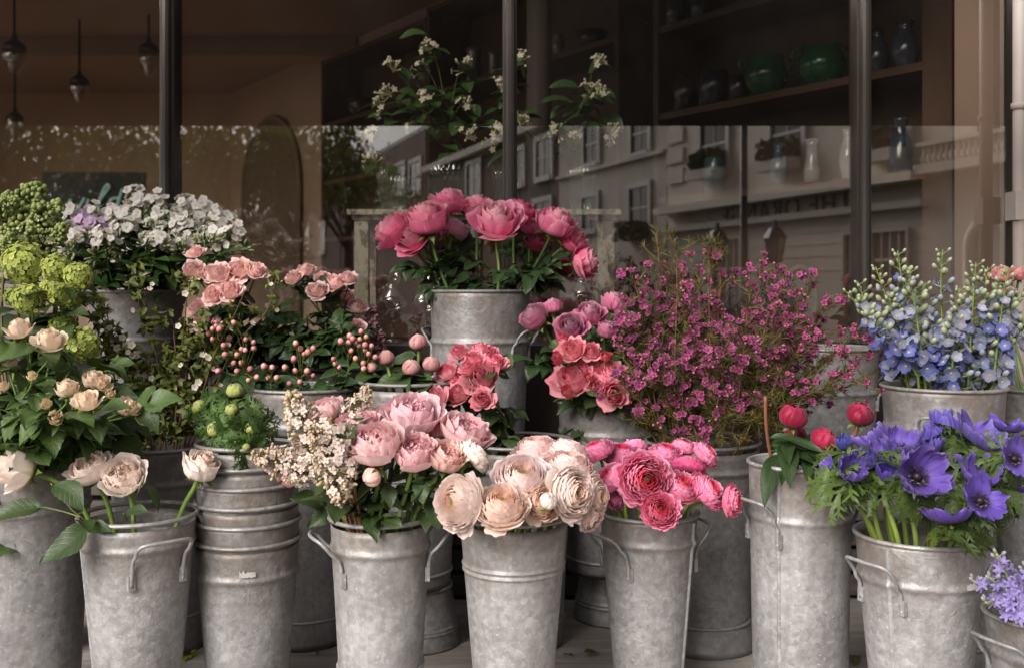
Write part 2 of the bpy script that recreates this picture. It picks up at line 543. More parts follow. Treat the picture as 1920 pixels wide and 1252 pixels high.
def ball_bud(seed, n=9, cols=None, cbase=None, tall=1.55, open_=.1, R=.86):
    """Tight globe of overlapping petals (peony)."""
    rs = np.random.default_rng(seed); mb = MB()
    for i in range(n):
        t = i / (n - 1); r = R * lerp(.45, 1.0, min(1, t * 2.2)); h = tall * lerp(1.0, .93, t) * (1 + rs.normal(0, .04))
        prof = [(.08, .0), (r * 1.42, .02), (r * 1.40, h * .82), (lerp(.02, .20 + open_, t) * rs.uniform(.5, 1.5), h)]
        cc = list(cols)
        if cbase is not None and rs.random() < .55:
            cc = [cbase, lerp(np.array(cols[1]), np.array(cbase), rs.uniform(.1, .7)), cols[2]]
        petal(mb, i * 2.39996 + rs.normal(0, .2), prof, .85, 1.02, rs, nu=15, nv=10, tip=.16, ruffle=.06, crease=.018, lip=rs.uniform(-.04, .05), cols=[np.array(c) * (1 + rs.normal(0, .05)) for c in cc], w0=.5)
    return mb


def calyx_mesh(name, c=(.11, .17, .045), L=.75, w=.15, droop=-.25, tip=(.16, .2, .06)):
    rs = np.random.default_rng(3); mb = MB()
    mb.lathe([(.09, -.20), (.16, -.12), (.20, .0), (.14, .06)], 10, C=c)
    for i in range(5):
        prof = [(.14, -.02), (.42, -.04), (.62, .0), (L, droop + rs.uniform(-.15, .3))]
        petal(mb, i * 1.2566 + rs.normal(0, .1), prof, w, 2.0, rs, nu=5, nv=7, tip=.0, ruffle=.03, cols=(c, c, tip), w0=.7, point=.95)
    return mb.mesh(name, M_LEAF)


def leaflet(rs, L=1.0, W=.33, fold=.25, droop=.25, serr=.05, c=(.035, .075, .022), nu=7, nv=17, under=None):
    """Ovate leaf along +y from the origin, upper face +z."""
    mb = MB()
    u = np.linspace(-1, 1, nu)[None, :]; v = np.linspace(0, 1, nv)[:, None]
    w = W * np.sin(PI * v ** .82) ** .8 * (1 + serr * ((np.arange(nv)[:, None] % 2) * 2 - 1))
    w = w * (1 - .15 * v)
    a = rs.normal(0, .05)
    X = u * w; Y = v * L * np.ones_like(u) + a * 0
    Z = np.abs(u) * w * fold - droop * v ** 2 + .03 * np.sin(7 * v + 2 * u + rs.uniform(0, 6)) * np.abs(u)
    X = X + a * np.sin(PI * v)
    C = np.array(c) * (1 + .25 * (rs.random() - .5)) * np.ones(X.shape + (1,))
    U = np.stack([u * np.ones_like(v), v * np.ones_like(u), np.full_like(X, rs.random())], -1)
    mb.grid(np.stack([X, Y, Z], -1), C, U)
    return mb.arrays()


def rotz(a):
    c, s_ = math.cos(a), math.sin(a)
    return np.array([[c, -s_, 0], [s_, c, 0], [0, 0, 1.0]])


def rotx(a):
    c, s_ = math.cos(a), math.sin(a)
    return np.array([[1, 0, 0], [0, c, -s_], [0, s_, c]])


def rose_leaf(seed, n=3, c=(.035, .075, .022)):
    """Compound leaf, about 1 long along +y."""
    rs = np.random.default_rng(seed); mb = MB()
    mb.tube([[0, 0, 0], [0, .25, .04], [0, .5, .03]], [.012, .010, .008], 5, C=np.array(c) * 1.6)
    mb.put(leaflet(rs, .58, .21, rs.uniform(.1, .4), rs.uniform(.05, .3), c=c), rotx(rs.normal(0, .2)), [0, .46, .03])
    for k in range((n - 1) // 2):
        y = .40 - .2 * k
        for s_ in (-1, 1):
            mb.put(leaflet(rs, .42, .16, rs.uniform(.1, .4), rs.uniform(.0, .3), c=c), rotz(-s_ * rs.uniform(.9, 1.3)) @ rotx(rs.normal(0, .25)), [0, y, .03])
    return mb


def single_leaf(seed, L=1.0, W=.3, c=(.035, .075, .022), serr=.03, droop=.3):
    rs = np.random.default_rng(seed); mb = MB()
    mb.tube([[0, 0, 0], [0, .1, .0]], [.014, .01], 5, C=np.array(c) * 1.5)
    mb.put(leaflet(rs, L * .92, W, rs.uniform(.1, .4), droop, serr, c=c), np.eye(3), [0, .08, 0])
    return mb


def strip(mb, p, d, L, w, rs, c, nrm=None, depth=0):
    d = unit(d); n = 4
    side = np.array([-d[1], d[0], 0.0])
    t = np.linspace(0, 1, n + 1)
    bend = rs.normal(0, .12)
    cen = p + np.outer(t * L, d) + np.outer((t ** 2) * L * bend, side)
    ww = w * np.array([.7, 1.0, .95, .7, .05])
    G = np.stack([cen - side * ww[:, None], cen + side * ww[:, None]], 1)
    cc = np.array(c) * (1 + rs.normal(0, .10))
    mb.grid(G, np.ones(G.shape) * cc)
    return cen


def feather(seed, c=(.07, .13, .03), arch=.35, droop=.6):
    """Finely cut anemone leaf, about 1 long along +y."""
    rs = np.random.default_rng(seed); mb = MB()

    def lobe(p, ang, L, w, depth):
        d = np.array([math.sin(ang), math.cos(ang), 0])
        cen = strip(mb, p, d, L, w, rs, c)
        if depth > 0:
            for q, s_ in ((.32, 1), (.46, -1), (.66, 1), (.74, -1)):
                i = q * 4; a = cen[int(i)] + (cen[int(i) + 1] - cen[int(i)]) * (i - int(i))
                lobe(a, ang + s_ * rs.uniform(.45, .8), L * rs.uniform(.36, .52) * (1.2 - .4 * q), w * .75, depth - 1)
    for a, L in ((-.75, .62), (-.3, .85), (.08, 1.0), (.42, .8), (.85, .6)):
        lobe(np.array([0, 0, 0.0]), a + rs.normal(0, .12), L * rs.uniform(.75, 1.15), .042, 2 if abs(a) < .5 else 1)
    V = mb.V
    for i in range(len(V)):
        v = V[i]; r = np.linalg.norm(v[:, :2], axis=1)
        v[:, 2] += arch * r - droop * r ** 2 + .09 * np.sin(7 * v[:, 0] + 5 * v[:, 1] + seed) + .22 * np.abs(v[:, 0])
    return mb


def floret(n=5, L=1.0, W=.42, cup=.25, cols=None, seed=0, nu=4, nv=4, point=0.0, k=2.2, refl=0.0, center=None, crad=.12, tube=0.0, tubec=None):
    rs = np.random.default_rng(seed); mb = MB()
    for i in range(n):
        prof = [(.08, 0), (L * .4, cup * .2), (L * .75, cup * .7), (L, cup - refl)]
        petal(mb, i * 2 * PI / n + rs.normal(0, .05), prof, W, k, rs, nu=nu, nv=nv, tip=.2, ruffle=.03, cols=cols, w0=.35, point=point)
    if center is not None:
        mb.lathe([(.001, .10), (crad * .7, .09), (crad, .03), (crad * .9, -.02)], 8, C=center)
    if tube > 0:
        mb.lathe([(.10, .0), (.09, -tube * .5), (.12, -tube)], 6, C=tubec if tubec is not None else cols[0])
    return mb


def blob(r=1.0, tall=1.0, C=(1, 1, 1), seg=7, C2=None):
    mb = MB(); a = np.linspace(0, PI, 6)
    pr = np.stack([np.maximum(np.sin(a), .02) * r, (1 - np.cos(a)) * r * tall], 1)
    mb.lathe(pr, seg, C=C)
    if C2 is not None:
        V, Q, T, Cc, U = mb.arrays()
        q = sm(V[:, 2:3] / (2 * r * tall), .3, .9)
        mb.C = [lerp(np.array(C), np.array(C2), q)]
    return mb


def anemone(seed, cup=.4, n=9, cols=None, cl=None):
    rs = np.random.default_rng(seed); mb = MB()
    for i in range(n):
        t = i / (n - 1)
        cu = cup * rs.uniform(.75, 1.3)
        prof = [(.08, 0), (.52, -.03), (.85, .18 + cu * .35), (1.0 - .25 * cu, .22 + cu * .9)]
        c = [np.array(x) * (1 + rs.normal(0, .07)) for x in cols]
        petal(mb, i * (2.39996 if n > 8 else 2 * PI / n) + rs.normal(0, .12), prof, rs.uniform(.36, .47), 1.5, rs, nu=15, nv=12, tip=.26, ruffle=.07, crease=.035, cols=c, w0=.28, lip=rs.uniform(-.08, .06), roll=rs.normal(0, .8), tipz=rs.uniform(-.06, .06))
    return mb


def anemone_heart(seed):
    rs = np.random.default_rng(seed); mb = MB()
    mb.lathe([(.001, .29), (.08, .27), (.15, .20), (.17, .10), (.14, .02)], 12, C=(.012, .010, .016))
    for k in range(70):
        a = rs.uniform(0, 6.28); r = rs.uniform(.22, .38); z = rs.uniform(.10, .24)
        p = np.array([r * math.cos(a), r * math.sin(a), z])
        mb.tube([[.12 * math.cos(a), .12 * math.sin(a), .05], p * [.8, .8, .9], p], [.008, .006, .006], 4, C=(.014, .010, .022), cap=False)
        mb.put(blob(.026, 1.0, (.02, .018, .03) if rs.random() < .75 else (.16, .13, .06), 5).arrays(), np.eye(3), p)
    return mb
# ------------------------------------------------------------------ materials of the setting
M_PAINT = mat_plain("dark_brown_gloss_paint", (.042, .033, .028), .32, var=.3, bump=.05)
M_STAGE = mat_wood("blackened_boards", (.055, .045, .038), (.12, .10, .085), (3, 30, 30), .75)
M_LEDGE = mat_wood("weathered_ledge_timber", (.19, .168, .15), (.42, .38, .345), (2.2, 26, 26), .72, .5, 8)
M_SHELF = mat_wood("dark_shelf_wood", (.040, .021, .012), (.095, .05, .028), (4, 4, 1.2), .55)
M_PLASTER = mat_plain("tan_plaster", (.62, .47, .35), .85, var=.08, scale=2)
M_CEIL = mat_plain("shop_ceiling", (.36, .26, .19), .9, var=.06, scale=2)
M_SHOPFLOOR = mat_wood("shop_floorboards", (.10, .06, .04), (.2, .13, .08), (8, 1, 1), .5)
M_CANVAS = mat_plain("awning_canvas", (.030, .022, .016), .9, var=.15, scale=12)
M_STUCCO = mat_plain("cream_stucco", (.74, .66, .57), .85, var=.14, scale=1.2)
M_STUCCO2 = mat_plain("grey_stucco", (.62, .56, .50), .85, var=.14, scale=1.2)
M_WHITE = mat_plain("white_paint", (.54, .51, .48), .5, var=.08)
M_DARKPANE = mat_plain("dark_window_glass", (.02, .02, .022), .08, var=.3)
M_IRON = mat_plain("black_iron", (.012, .012, .012), .45, var=.3)
M_ASPHALT = mat_plain("asphalt", (.05, .05, .05), .9, var=.3, scale=20, bump=.4)
M_PAVE = mat_plain("paving_stone", (.46, .44, .42), .85, var=.25, scale=5)
M_STONEPIER = mat_plain("painted_stone", (.42, .36, .31), .8, var=.15, scale=4)
M_HEDGE = mat_plain("hedge_green", (.06, .10, .04), .8, var=.5, scale=30)
M_BARK = mat_plain("bark", (.07, .055, .04), .9, var=.4, scale=15)
M_CROWN = mat_leaf("tree_crown_leaf", veins=False, rough=.5, transl=.3)
M_DISTRESS = None
M_PANE = mat_glass("shopfront_glass", ior=2.8, tint=(.92, .89, .84), dirt=.012)
M_VASEGLASS = mat_glass("ribbed_green_glass", ior=2.3, tint=(.80, .87, .80))
M_VASEDARK = mat_glass("dark_green_glass", ior=2.2, tint=(.35, .50, .38))
M_LAMPGLASS = mat_glass("clear_lamp_glass", ior=2.5, tint=(.93, .92, .90))
M_CERAMIC = mat_plain("glazed_ceramic", (1, 1, 1), .14, var=.5, scale=14, bump=.1, tint=True)
M_PEWTER = mat_plain("pewter", (.3, .29, .27), .4, metal=.6, var=.3)
M_BRASS = mat_plain("aged_brass", (.30, .19, .07), .35, metal=.8, var=.3)
M_BOARD = mat_plain("black_board", (.010, .012, .010), .6, var=.2)


def brick_mat(name, c0, c1, mortar, s=9.0):
    t = NT(name)
    tc = t.n("ShaderNodeTexCoord").outputs["Object"]
    sx = t.n("ShaderNodeSeparateXYZ"); t.l(tc, sx.inputs[0])
    cb = t.n("ShaderNodeCombineXYZ"); t.l(t.math('ADD', sx.outputs[0], sx.outputs[1]), cb.inputs[0]); t.l(sx.outputs[2], cb.inputs[1])
    br = t.n("ShaderNodeTexBrick"); t.l(cb.outputs[0], br.inputs[0]); br.inputs["Scale"].default_value = s
    br.inputs["Color1"].default_value = (*c0, 1); br.inputs["Color2"].default_value = (*c1, 1); br.inputs["Mortar"].default_value = (*mortar, 1)
    c = t.mix(t.noise(tc, 1.5, 4), br.outputs[0], t.mix(1.0, br.outputs[0], (.6, .55, .5), 'MULTIPLY'))
    b = t.n("ShaderNodeBsdfPrincipled"); t.l(c, b.inputs[0]); b.inputs["Roughness"].default_value = .9
    return t.done(b.outputs[0])


M_BRICK = brick_mat("red_brick", (.16, .07, .045), (.11, .05, .035), (.2, .17, .14))
M_BRICK2 = brick_mat("brown_brick", (.13, .075, .05), (.09, .05, .035), (.18, .15, .13))


def distressed():
    t = NT("flaking_grey_green_paint")
    tc = t.n("ShaderNodeTexCoord").outputs["Object"]
    a = t.noise(t.scaled(tc, (10, 10, 6)), 3, 8, .7); b_ = t.noise(t.scaled(tc, (3, 30, 3)), 3, 6, .7)
    c = t.mix(t.ramp(a, [(.44, 0.), (.52, 1.)]), (.12, .10, .075), (.40, .38, .30))
    c = t.mix(t.ramp(b_, [(.55, 0.), (.66, .7)]), c, (.19, .21, .17))
    b = t.n("ShaderNodeBsdfPrincipled"); t.l(c, b.inputs[0]); b.inputs["Roughness"].default_value = .8
    t.l(t.bump(a, .6, .004), b.inputs["Normal"])
    return t.done(b.outputs[0])


M_DISTRESS = distressed()


def emis(name, c, s):
    t = NT(name)
    b = t.n("ShaderNodeBsdfPrincipled"); b.inputs["Base Color"].default_value = (*c, 1); b.inputs["Roughness"].default_value = .3
    b.inputs["Emission Color"].default_value = (*c, 1); b.inputs["Emission Strength"].default_value = s
    return t.done(b.outputs[0])


M_NEON = emis("mint_neon_tube", (.30, .52, .44), .30)


class Fr:
    """A local frame: s along, n outward, z up."""
    def __init__(f, o, s_, n_):
        f.o = np.array(o, float); f.s = unit(s_); f.n = unit(n_); f.z = np.array([0, 0, 1.0])

    def __call__(f, s_, n_, z):
        return f.o + f.s * s_ + f.n * n_ + f.z * z

    def box(f, mb, s0, s1, n0, n1, z0, z1, C=(1, 1, 1)):
        V = np.array([f(a, b, c) for c in (z0, z1) for b in (n0, n1) for a in (s0, s1)])
        Q = [[0, 2, 3, 1], [4, 5, 7, 6], [0, 1, 5, 4], [1, 3, 7, 5], [3, 2, 6, 7], [2, 0, 4, 6]]
        mb.add(V, Q=Q, C=C)
        return mb


WORLD_F = Fr((0, 0, 0), (1, 0, 0), (0, 1, 0))


def boxes(name, mat, lst, f=WORLD_F, smooth=False):
    mb = MB()
    for b in lst:
        f.box(mb, *b)
    return mb.mesh(name, mat, smooth)


# ------------------------------------------------------------------ ground, ledge, street
structure("street", boxes("street", M_ASPHALT, [(-80, 80, -60, -2.2, -.75, -.60)]))
structure("pavement", boxes("pavement", M_PAVE, [(-80, 80, -2.2, 1.30, -.70, -.46)]))
mb = MB(); mb.box((-80, -2.32, -.70), (80, -2.204, -.47)); structure("kerb", mb.mesh("kerb", M_STONEPIER, False))

t = thing("display_ledge", "weathered grey timber ledge along the shop front that the lower buckets stand on", "ledge", (0, 2.1, -.45))
lb = MB()
for i in range(7):
    y0 = 1.36 + i * .225
    lb.box((-3.0, y0, -.06), (3.0, y0 + .2215, 0 - .0006 * (i % 3)))
child(t, "board", lb.mesh("ledge_boards", M_LEDGE, False))
child(t, "front_panel", boxes("ledge_front", M_STAGE, [(-3.0, 3.0, 1.40, 1.43, -.46, -.061)]))

t = thing("display_stage", "low blackened slatted stage against the shop front beneath the window", "stage", (0, 2.75, 0))
child(t, "platform", boxes("stage_top", M_STAGE, [(-2.4, 2.4, 2.60, 2.90, .27, .30)]))
for k in range(4):
    child(t, "slat", boxes("stage_slat", M_STAGE, [(-2.4, 2.4, 2.605, 2.625, .012 + k * .064, .062 + k * .064)]))

# ------------------------------------------------------------------ shop front
sf = thing("shop_window", "dark brown framed shop window with tall plain panes and slim moulded uprights", "shop window", (0, 2.95, 0))
MX = [-2.05, (314 - 960) / FPX * 2.93, (956 - 960) / FPX * 2.93, (1619 - 960) / FPX * 2.93, 1.470]
SILL, TOP = .640, 2.30
for i, x in enumerate(MX):
    w = .021 if 0 < i < 4 else .016
    prof = [(-w, 0), (-w, -.030), (-w * .82, -.036), (-w * .70, -.036), (-w * .55, -.052), (-w * .2, -.058), (w * .2, -.058), (w * .55, -.052), (w * .70, -.036), (w * .82, -.036), (w, -.030), (w, 0), (w, .04), (-w, .04)]
    mbm = MB(); zz = np.array([SILL, TOP])
    G = np.array([[[x + a, 2.955 + b, z] for a, b in prof] for z in zz])
    mbm.grid(G, wrap=True)
    child(sf, "upright", mbm.mesh("window_upright", M_PAINT, False))
for a, b in zip(MX[:-1], MX[1:]):
    mbm = MB(); mbm.add([[a + .017, 2.952, SILL], [b - .017, 2.952, SILL], [b - .017, 2.952, TOP], [a + .017, 2.952, TOP]], Q=[[0, 1, 2, 3]])
    child(sf, "glass_pane", mbm.mesh("window_glass", M_PANE, False))
child(sf, "sill", boxes("window_sill", M_PAINT, [(-2.1, 1.49, 2.86, 3.0, SILL - .045, SILL - .002)]))
child(sf, "stall_riser", boxes("stall_riser", M_PAINT, [(-2.1, 1.49, 2.92, 2.97, .0, SILL - .046)]))
child(sf, "transom", boxes("window_transom", M_PAINT, [(-2.1, 1.49, 2.88, 3.0, TOP + .002, TOP + .08)]))
t = thing("fascia", "dark painted fascia board above the shop window", "fascia", (0, 2.95, 2.39))
child(t, "fascia_board", boxes("fascia_board", M_PAINT, [(-3.0, 3.0, 2.9, 3.0, 2.39, 3.1)]))
for x0, x1, lab in ((1.492, 3.0, "painted stone pier beside the white drainpipe"), (-3.0, -2.102, "painted stone pier at the far end of the shop window")):
    t = thing("stone_pier", lab, "pier", ((x0 + x1) / 2, 2.95, 0))
    child(t, "pier_shaft", boxes("stone_pier", M_STONEPIER, [(x0, x1, 2.90, 3.1, 0, 2.38)]))
dp = thing("drainpipe", "dusty cream painted drainpipe with a collar at the edge of the window", "drainpipe", ((1909 - 960) / FPX * 2.86, 2.86, 0))
x = dp.location.x
M_PIPE = mat_plain('dusty_cream_paint', (.42, .36, .33), .6, var=.15)
mbm = MB(); mbm.lathe([(.001, .0), (.019, .0), (.019, 2.30), (.001, 2.30)], 20, center=(x, 2.85, 0)); child(dp, "pipe", mbm.mesh("pipe", M_PIPE))
child(dp, "collar", boxes("pipe_collar", M_PIPE, [(x - .025, x + .03, 2.824, 2.885, .99, 1.07)]))
mbm = MB(); mbm.lathe([(.020, 1.30), (.024, 1.302), (.024, 1.318), (.020, 1.32)], 20, center=(x, 2.85, 0)); child(dp, "joint", mbm.mesh("pipe_joint", M_PIPE))
t = thing("awning", "brown awning frame with a deep straight valance hanging over the flowers", "awning", (0, 2.9, 1.9))
child(t, "valance", boxes("awning_valance", M_CANVAS, [(-3.2, 3.2, 1.944, 1.950, 1.432, 1.95)]))  # seen only mirrored; depth shaped to darken the reflection, canopy left off for light
mbm = MB(); mbm.tube([[-3.2, 1.947, 1.965], [3.2, 1.947, 1.965]], .016, 8); child(t, "front_bar", mbm.mesh("awning_bar", M_IRON))
mbm = MB(); mbm.tube([[-3.2, 2.84, 2.62], [3.2, 2.84, 2.62]], .055, 14); child(t, "rolled_canvas", mbm.mesh("rolled_canvas", M_CANVAS))
for x in (-3.0, -1.6, 1.6, 3.0):
    mbm = MB(); mbm.tube([[x, 2.895, 2.50], [x, 1.95, 1.965]], .012, 8); child(t, "arm", mbm.mesh("awning_arm", M_IRON))

# ------------------------------------------------------------------ the shop inside
CEIL = 2.93
SW = Fr((1.125, 4.5, 0), (-.716, 1, 0), (-1, -.716, 0))     # line of the shelf fronts; n points into the room


def sw_s(px):
    a = (px - 960) / FPX
    return (1.125 - 4.5 * a) / (a + .716) * 1.23


def sw_d(px):
    a = (px - 960) / FPX
    return 4.5 + (1.125 - 4.5 * a) / (a + .716)


def sw_z(px, py):
    return CAM_Z + (540 - py) / FPX * sw_d(px)


def sheet(name, mat, pts):
    return structure(name, MB().add(pts, Q=[[0, 1, 2, 3]]).mesh(name, mat, False))


a0, a1 = SW(-2.0, -.42, 0), SW(9.2, -.42, 0)
sheet("interior_side_wall", M_PLASTER, [[a0[0], a0[1], 0], [a1[0], a1[1], 0], [a1[0], a1[1], CEIL], [a0[0], a0[1], CEIL]])
sheet("interior_back_wall", M_PLASTER, [[-9, 11.1, 0], [0, 11.1, 0], [0, 11.1, CEIL], [-9, 11.1, CEIL]])
sheet("interior_left_wall", M_PLASTER, [[-6.5, 8.6, 0], [-6.5, 11.1, 0], [-6.5, 11.1, CEIL], [-6.5, 8.6, CEIL]])   # wall cut short: opening added here to let daylight into the shop
sheet("interior_ceiling", M_CEIL, [[-6.5, 3.005, CEIL], [4, 3.005, CEIL], [4, 11.2, CEIL], [-6.5, 11.2, CEIL]])
sheet("interior_floor", M_SHOPFLOOR, [[-9, 3.005, -.02], [4, 3.005, -.02], [4, 11.2, -.02], [-9, 11.2, -.02]])
sheet("interior_end_wall", mat_plain("pink_grey_plaster", (.27, .19, .15), .85, var=.1, scale=3), [[1.485, 3.40, 0], [2.1, 3.40, 0], [2.1, 3.40, CEIL], [1.485, 3.40, CEIL]])
for y in (6.2, 8.6):
    t = thing("ceiling_beam", "shallow plaster beam across the shop ceiling, the %s of two" % ("nearer" if y < 7 else "deeper"), "ceiling beam", (-2, y, CEIL))
    child(t, "beam_casing", boxes("ceiling_beam", M_CEIL, [(-6.4, .4 - (y - 6.2) * .716, y, y + .35, CEIL - .16, CEIL - .003)]))
t = thing("window_platform", "wooden display platform just inside the glass holding the glass lamps", "platform", (0, 3.4, .6))
child(t, "platform_top", boxes("platform_top", M_SHELF, [(-2.1, 1.45, 3.02, 3.62, .60, .625)]))
child(t, "platform_front", boxes("platform_front", M_SHELF, [(-2.1, 1.45, 3.58, 3.60, 0, .599)]))


def shelf_unit(label, p0, p1, zt, zs, loc):
    s0, s1 = sw_s(p1), sw_s(p0)
    t = thing("shelf_unit", label, "shelves", SW((s0 + s1) / 2, -.2, 0), "wooden shelf units inside the shop")
    w = .035
    for s_ in (s0, s1 - w):
        child(t, "side_panel", boxes("shelf_side", M_SHELF, [(s_, s_ + w, -.36, .0, 0, zt)], SW))
    child(t, "back_panel", boxes("shelf_back", M_SHELF, [(s0 + w, s1 - w, -.36, -.345, 0, zt - .04)], SW))
    child(t, "top_board", boxes("shelf_top", M_SHELF, [(s0 + w, s1 - w, -.36, -.004, zt - .036, zt - .002)], SW))
    for z in zs:
        child(t, "shelf", boxes("shelf_board", M_SHELF, [(s0 + w, s1 - w, -.344, -.006, z - .032, z)], SW))
    return t


shelf_unit("low dark shelf unit deep in the shop with a stepped top", 602, 798, 2.64, [1.20, 1.66, 2.125], 0)
shelf_unit("taller dark shelf unit behind the window flowers holding a pewter jug", 800, 1160, 2.70, [1.20, 1.66, 2.125], 0)
shelf_unit("large dark shelf unit with green glazed pots near the white drainpipe", 1225, 1745, 2.90, [1.25, 1.667, 2.10, 2.55], 0)
t = thing("timber_post", "reddish timber post closing the end of the large shelves", "post", SW(sw_s(1768), 0, 0))
child(t, "post_shaft", boxes("timber_post", M_SHELF, [(sw_s(1790), sw_s(1747), -.2, .02, 0, CEIL - .002)], SW))
t = thing("iron_column", "dark round iron column just inside the glass beside the middle upright", "column", ((1010 - 960) / FPX * 3.7, 3.7, 0))
mbm = MB(); mbm.lathe([(.05, 0), (.05, .62), (.047, 1.0), (.045, 1.88), (.07, 1.92), (.055, 1.96), (.045, 2.0), (.045, CEIL - .002)], 28, center=(t.location.x, 3.7, 0)); child(t, "shaft", mbm.mesh("iron_column", M_PAINT))
# arched looking glass on the side wall
t = thing("arched_mirror", "tall dark mirror with a rounded top on the tan wall", "mirror", SW(sw_s(440), -.4, 1.2))
s0, s1 = sw_s(488), sw_s(388); mid = (s0 + s1) / 2; hw = (s1 - s0) / 2
zb, zt_ = .5, sw_z(440, 212)
pts = [(s0, zb), (s1, zb)] + [(mid + hw * math.cos(a), zt_ - hw + hw * math.sin(a)) for a in np.linspace(0, PI, 18)]
mbm = MB(); V = [SW(a, -.385, z) for a, z in pts]; V.append(SW(mid, -.385, 1.2)); n = len(pts)
mbm.add(V, T=[[n, i, (i + 1) % n] for i in range(n)]); child(t, "mirror_plate", mbm.mesh("mirror_plate", mat_plain("dark_mirror", (.24, .175, .125), .5, var=.1), False))
mbm = MB(); mbm.tube([SW(a, -.38, z) for a, z in pts[1:]] + [SW(*(pts[0][0], -.38, pts[0][1]))], .02, 6); child(t, "mirror_frame", mbm.mesh("mirror_frame", M_CEIL))


def pot(name, label, cat, px, py0, py1, wpx, prof, tint, mat, handles=0, d=None, n=-.14, group=None, seg=28, inner=True):
    """Lathe vessel seen between py0 (top) and py1 (bottom); prof = (r, z) in units of half width and height."""
    dd = d if d is not None else sw_d(px) + .10
    b = P(px, py1, dd)
    if d is None:
        b[2] = min((1.20, 1.66, 2.125) if px < 1200 else (1.25, 1.667, 2.10, 2.55), key=lambda q: abs(q - b[2])) + .001
    h = (py1 - py0) / FPX * dd; r = wpx / 2 / FPX * dd
    t = thing(name, label, cat, b, group)
    pr = [(.001, 0)] + [(a * r, z * h) for a, z in prof]
    if inner:
        pr += [(a * r * .93, z * h) for a, z in prof[::-1] if z > .1] + [(.001, .08 * h)]
    mbm = MB(); mbm.lathe(pr, seg, center=b)
    child(t, "body", mbm.mesh(name, mat), color=tint)
    for k in range(handles):
        s_ = -1 if k == 0 else 1
        mbm = MB(); mbm.tube([b + np.array([s_ * r * (.98 + .28 * math.sin(a)), 0, h * (.80 + .16 * math.cos(a))]) for a in np.linspace(0, PI, 9)], r * .07, 6)
        child(t, "handle", mbm.mesh("pot_handle", mat), color=tint)
    return t


BELLY = [(.5, 0), (.72, .06), (.96, .35), (1, .55), (.92, .78), (.80, .88), (.86, 1.0)]
CAN = [(.92, 0), (1, .03), (1, .9), (.94, .95), (.95, 1.0)]
VASE = [(.62, 0), (.7, .05), (1, .35), (.9, .6), (.5, .78), (.46, .88), (.62, 1.0)]
GREEN = (.014, .105, .045)
SLATE = (.045, .055, .075)
pot("glazed_pot", "dark green glazed two-handled pot on the shelf, the smaller one", "pot", 1436, 98, 172, 80, BELLY, GREEN, M_CERAMIC, 2)
pot("glazed_pot", "dark green glazed two-handled pot on the shelf nearest the window upright", "pot", 1540, 77, 150, 88, BELLY, GREEN, M_CERAMIC, 2)
pot("storage_jar", "short dark patterned cylindrical jar at the end of the pot shelf", "jar", 1284, 141, 203, 46, CAN, (.022, .022, .030), M_CERAMIC)
pot("storage_jar", "blue patterned cylindrical jar next to the smaller green pot", "jar", 1338, 128, 193, 56, CAN, (.020, .024, .045), M_CERAMIC)
pot("storage_jar", "plain dark jar half hidden behind the smaller green pot", "jar", 1385, 137, 184, 40, CAN, (.03, .03, .04), M_CERAMIC)
pot("tall_vase", "tall slate blue bottle vase at the end of the pot shelf", "vase", 1697, 28, 118, 52, VASE, SLATE, M_CERAMIC)
pot("tall_vase", "slate vase half hidden behind the slim window upright", "vase", 1645, 45, 130, 44, VASE, SLATE, M_CERAMIC)
pot("tall_vase", "slender slate vase on the shelf under the bottle vase", "vase", 1688, 174, 280, 46, [(.9, 0), (1, .2), (.9, .6), (.62, .7), (.6, .95), (.7, 1)], SLATE, M_CERAMIC)
pot("tall_vase", "pale blue vase with a waist on the low shelf beneath the green pots", "vase", 1460, 264, 345, 36, VASE, (.09, .13, .15), M_CERAMIC)
pot("tall_vase", "pale white vase on the low shelf below the larger green pot", "vase", 1523, 255, 338, 32, [(.9, 0), (1, .3), (.7, .6), (.7, .85), (.9, 1)], (.34, .33, .33), M_CERAMIC)
pot("storage_jar", "teal jar at the low shelf end behind the street lamp reflection", "jar", 1340, 285, 352, 40, CAN, (.06, .12, .13), M_CERAMIC)
pot("tall_vase", "patterned white vase on the low shelf beside the slim upright", "vase", 1590, 230, 325, 34, VASE, (.3, .29, .3), M_CERAMIC)
pot("storage_jar", "dark blue jar on the top shelf near its end panel", "jar", 1266, -18, 36, 40, CAN, SLATE, M_CERAMIC)
pot("storage_jar", "dark blue jar on the top shelf, second from the end panel", "jar", 1314, -22, 20, 40, CAN, SLATE, M_CERAMIC)
pot("metal_jug", "straight pewter jug on the tall shelf unit", "jug", 889, 82, 143, 30, [(1, 0), (.9, .1), (.85, .85), (1.05, 1)], (1, 1, 1), M_PEWTER)
pot("metal_jug", "small dull pewter jug beside the taller one", "jug", 926, 92, 135, 20, [(1, 0), (.9, .1), (.85, .85), (1.05, 1)], (1, 1, 1), M_PEWTER)
pot("ceramic_jug", "cream ceramic jug beside the round iron column", "jug", 1046, 60, 100, 22, BELLY, (.35, .28, .2), M_CERAMIC)
pot("stacked_bowl", "dark stacked bowl on the low shelf unit", "bowl", 675, 165, 195, 46, [(.6, 0), (1, .5), (1, 1)], (.06, .03, .02), M_CERAMIC)
pot("baking_dish", "dark ridged dish standing on the tall shelf unit", "dish", 1110, 45, 72, 60, [(.8, 0), (1, 1)], (.035, .03, .03), M_CERAMIC)

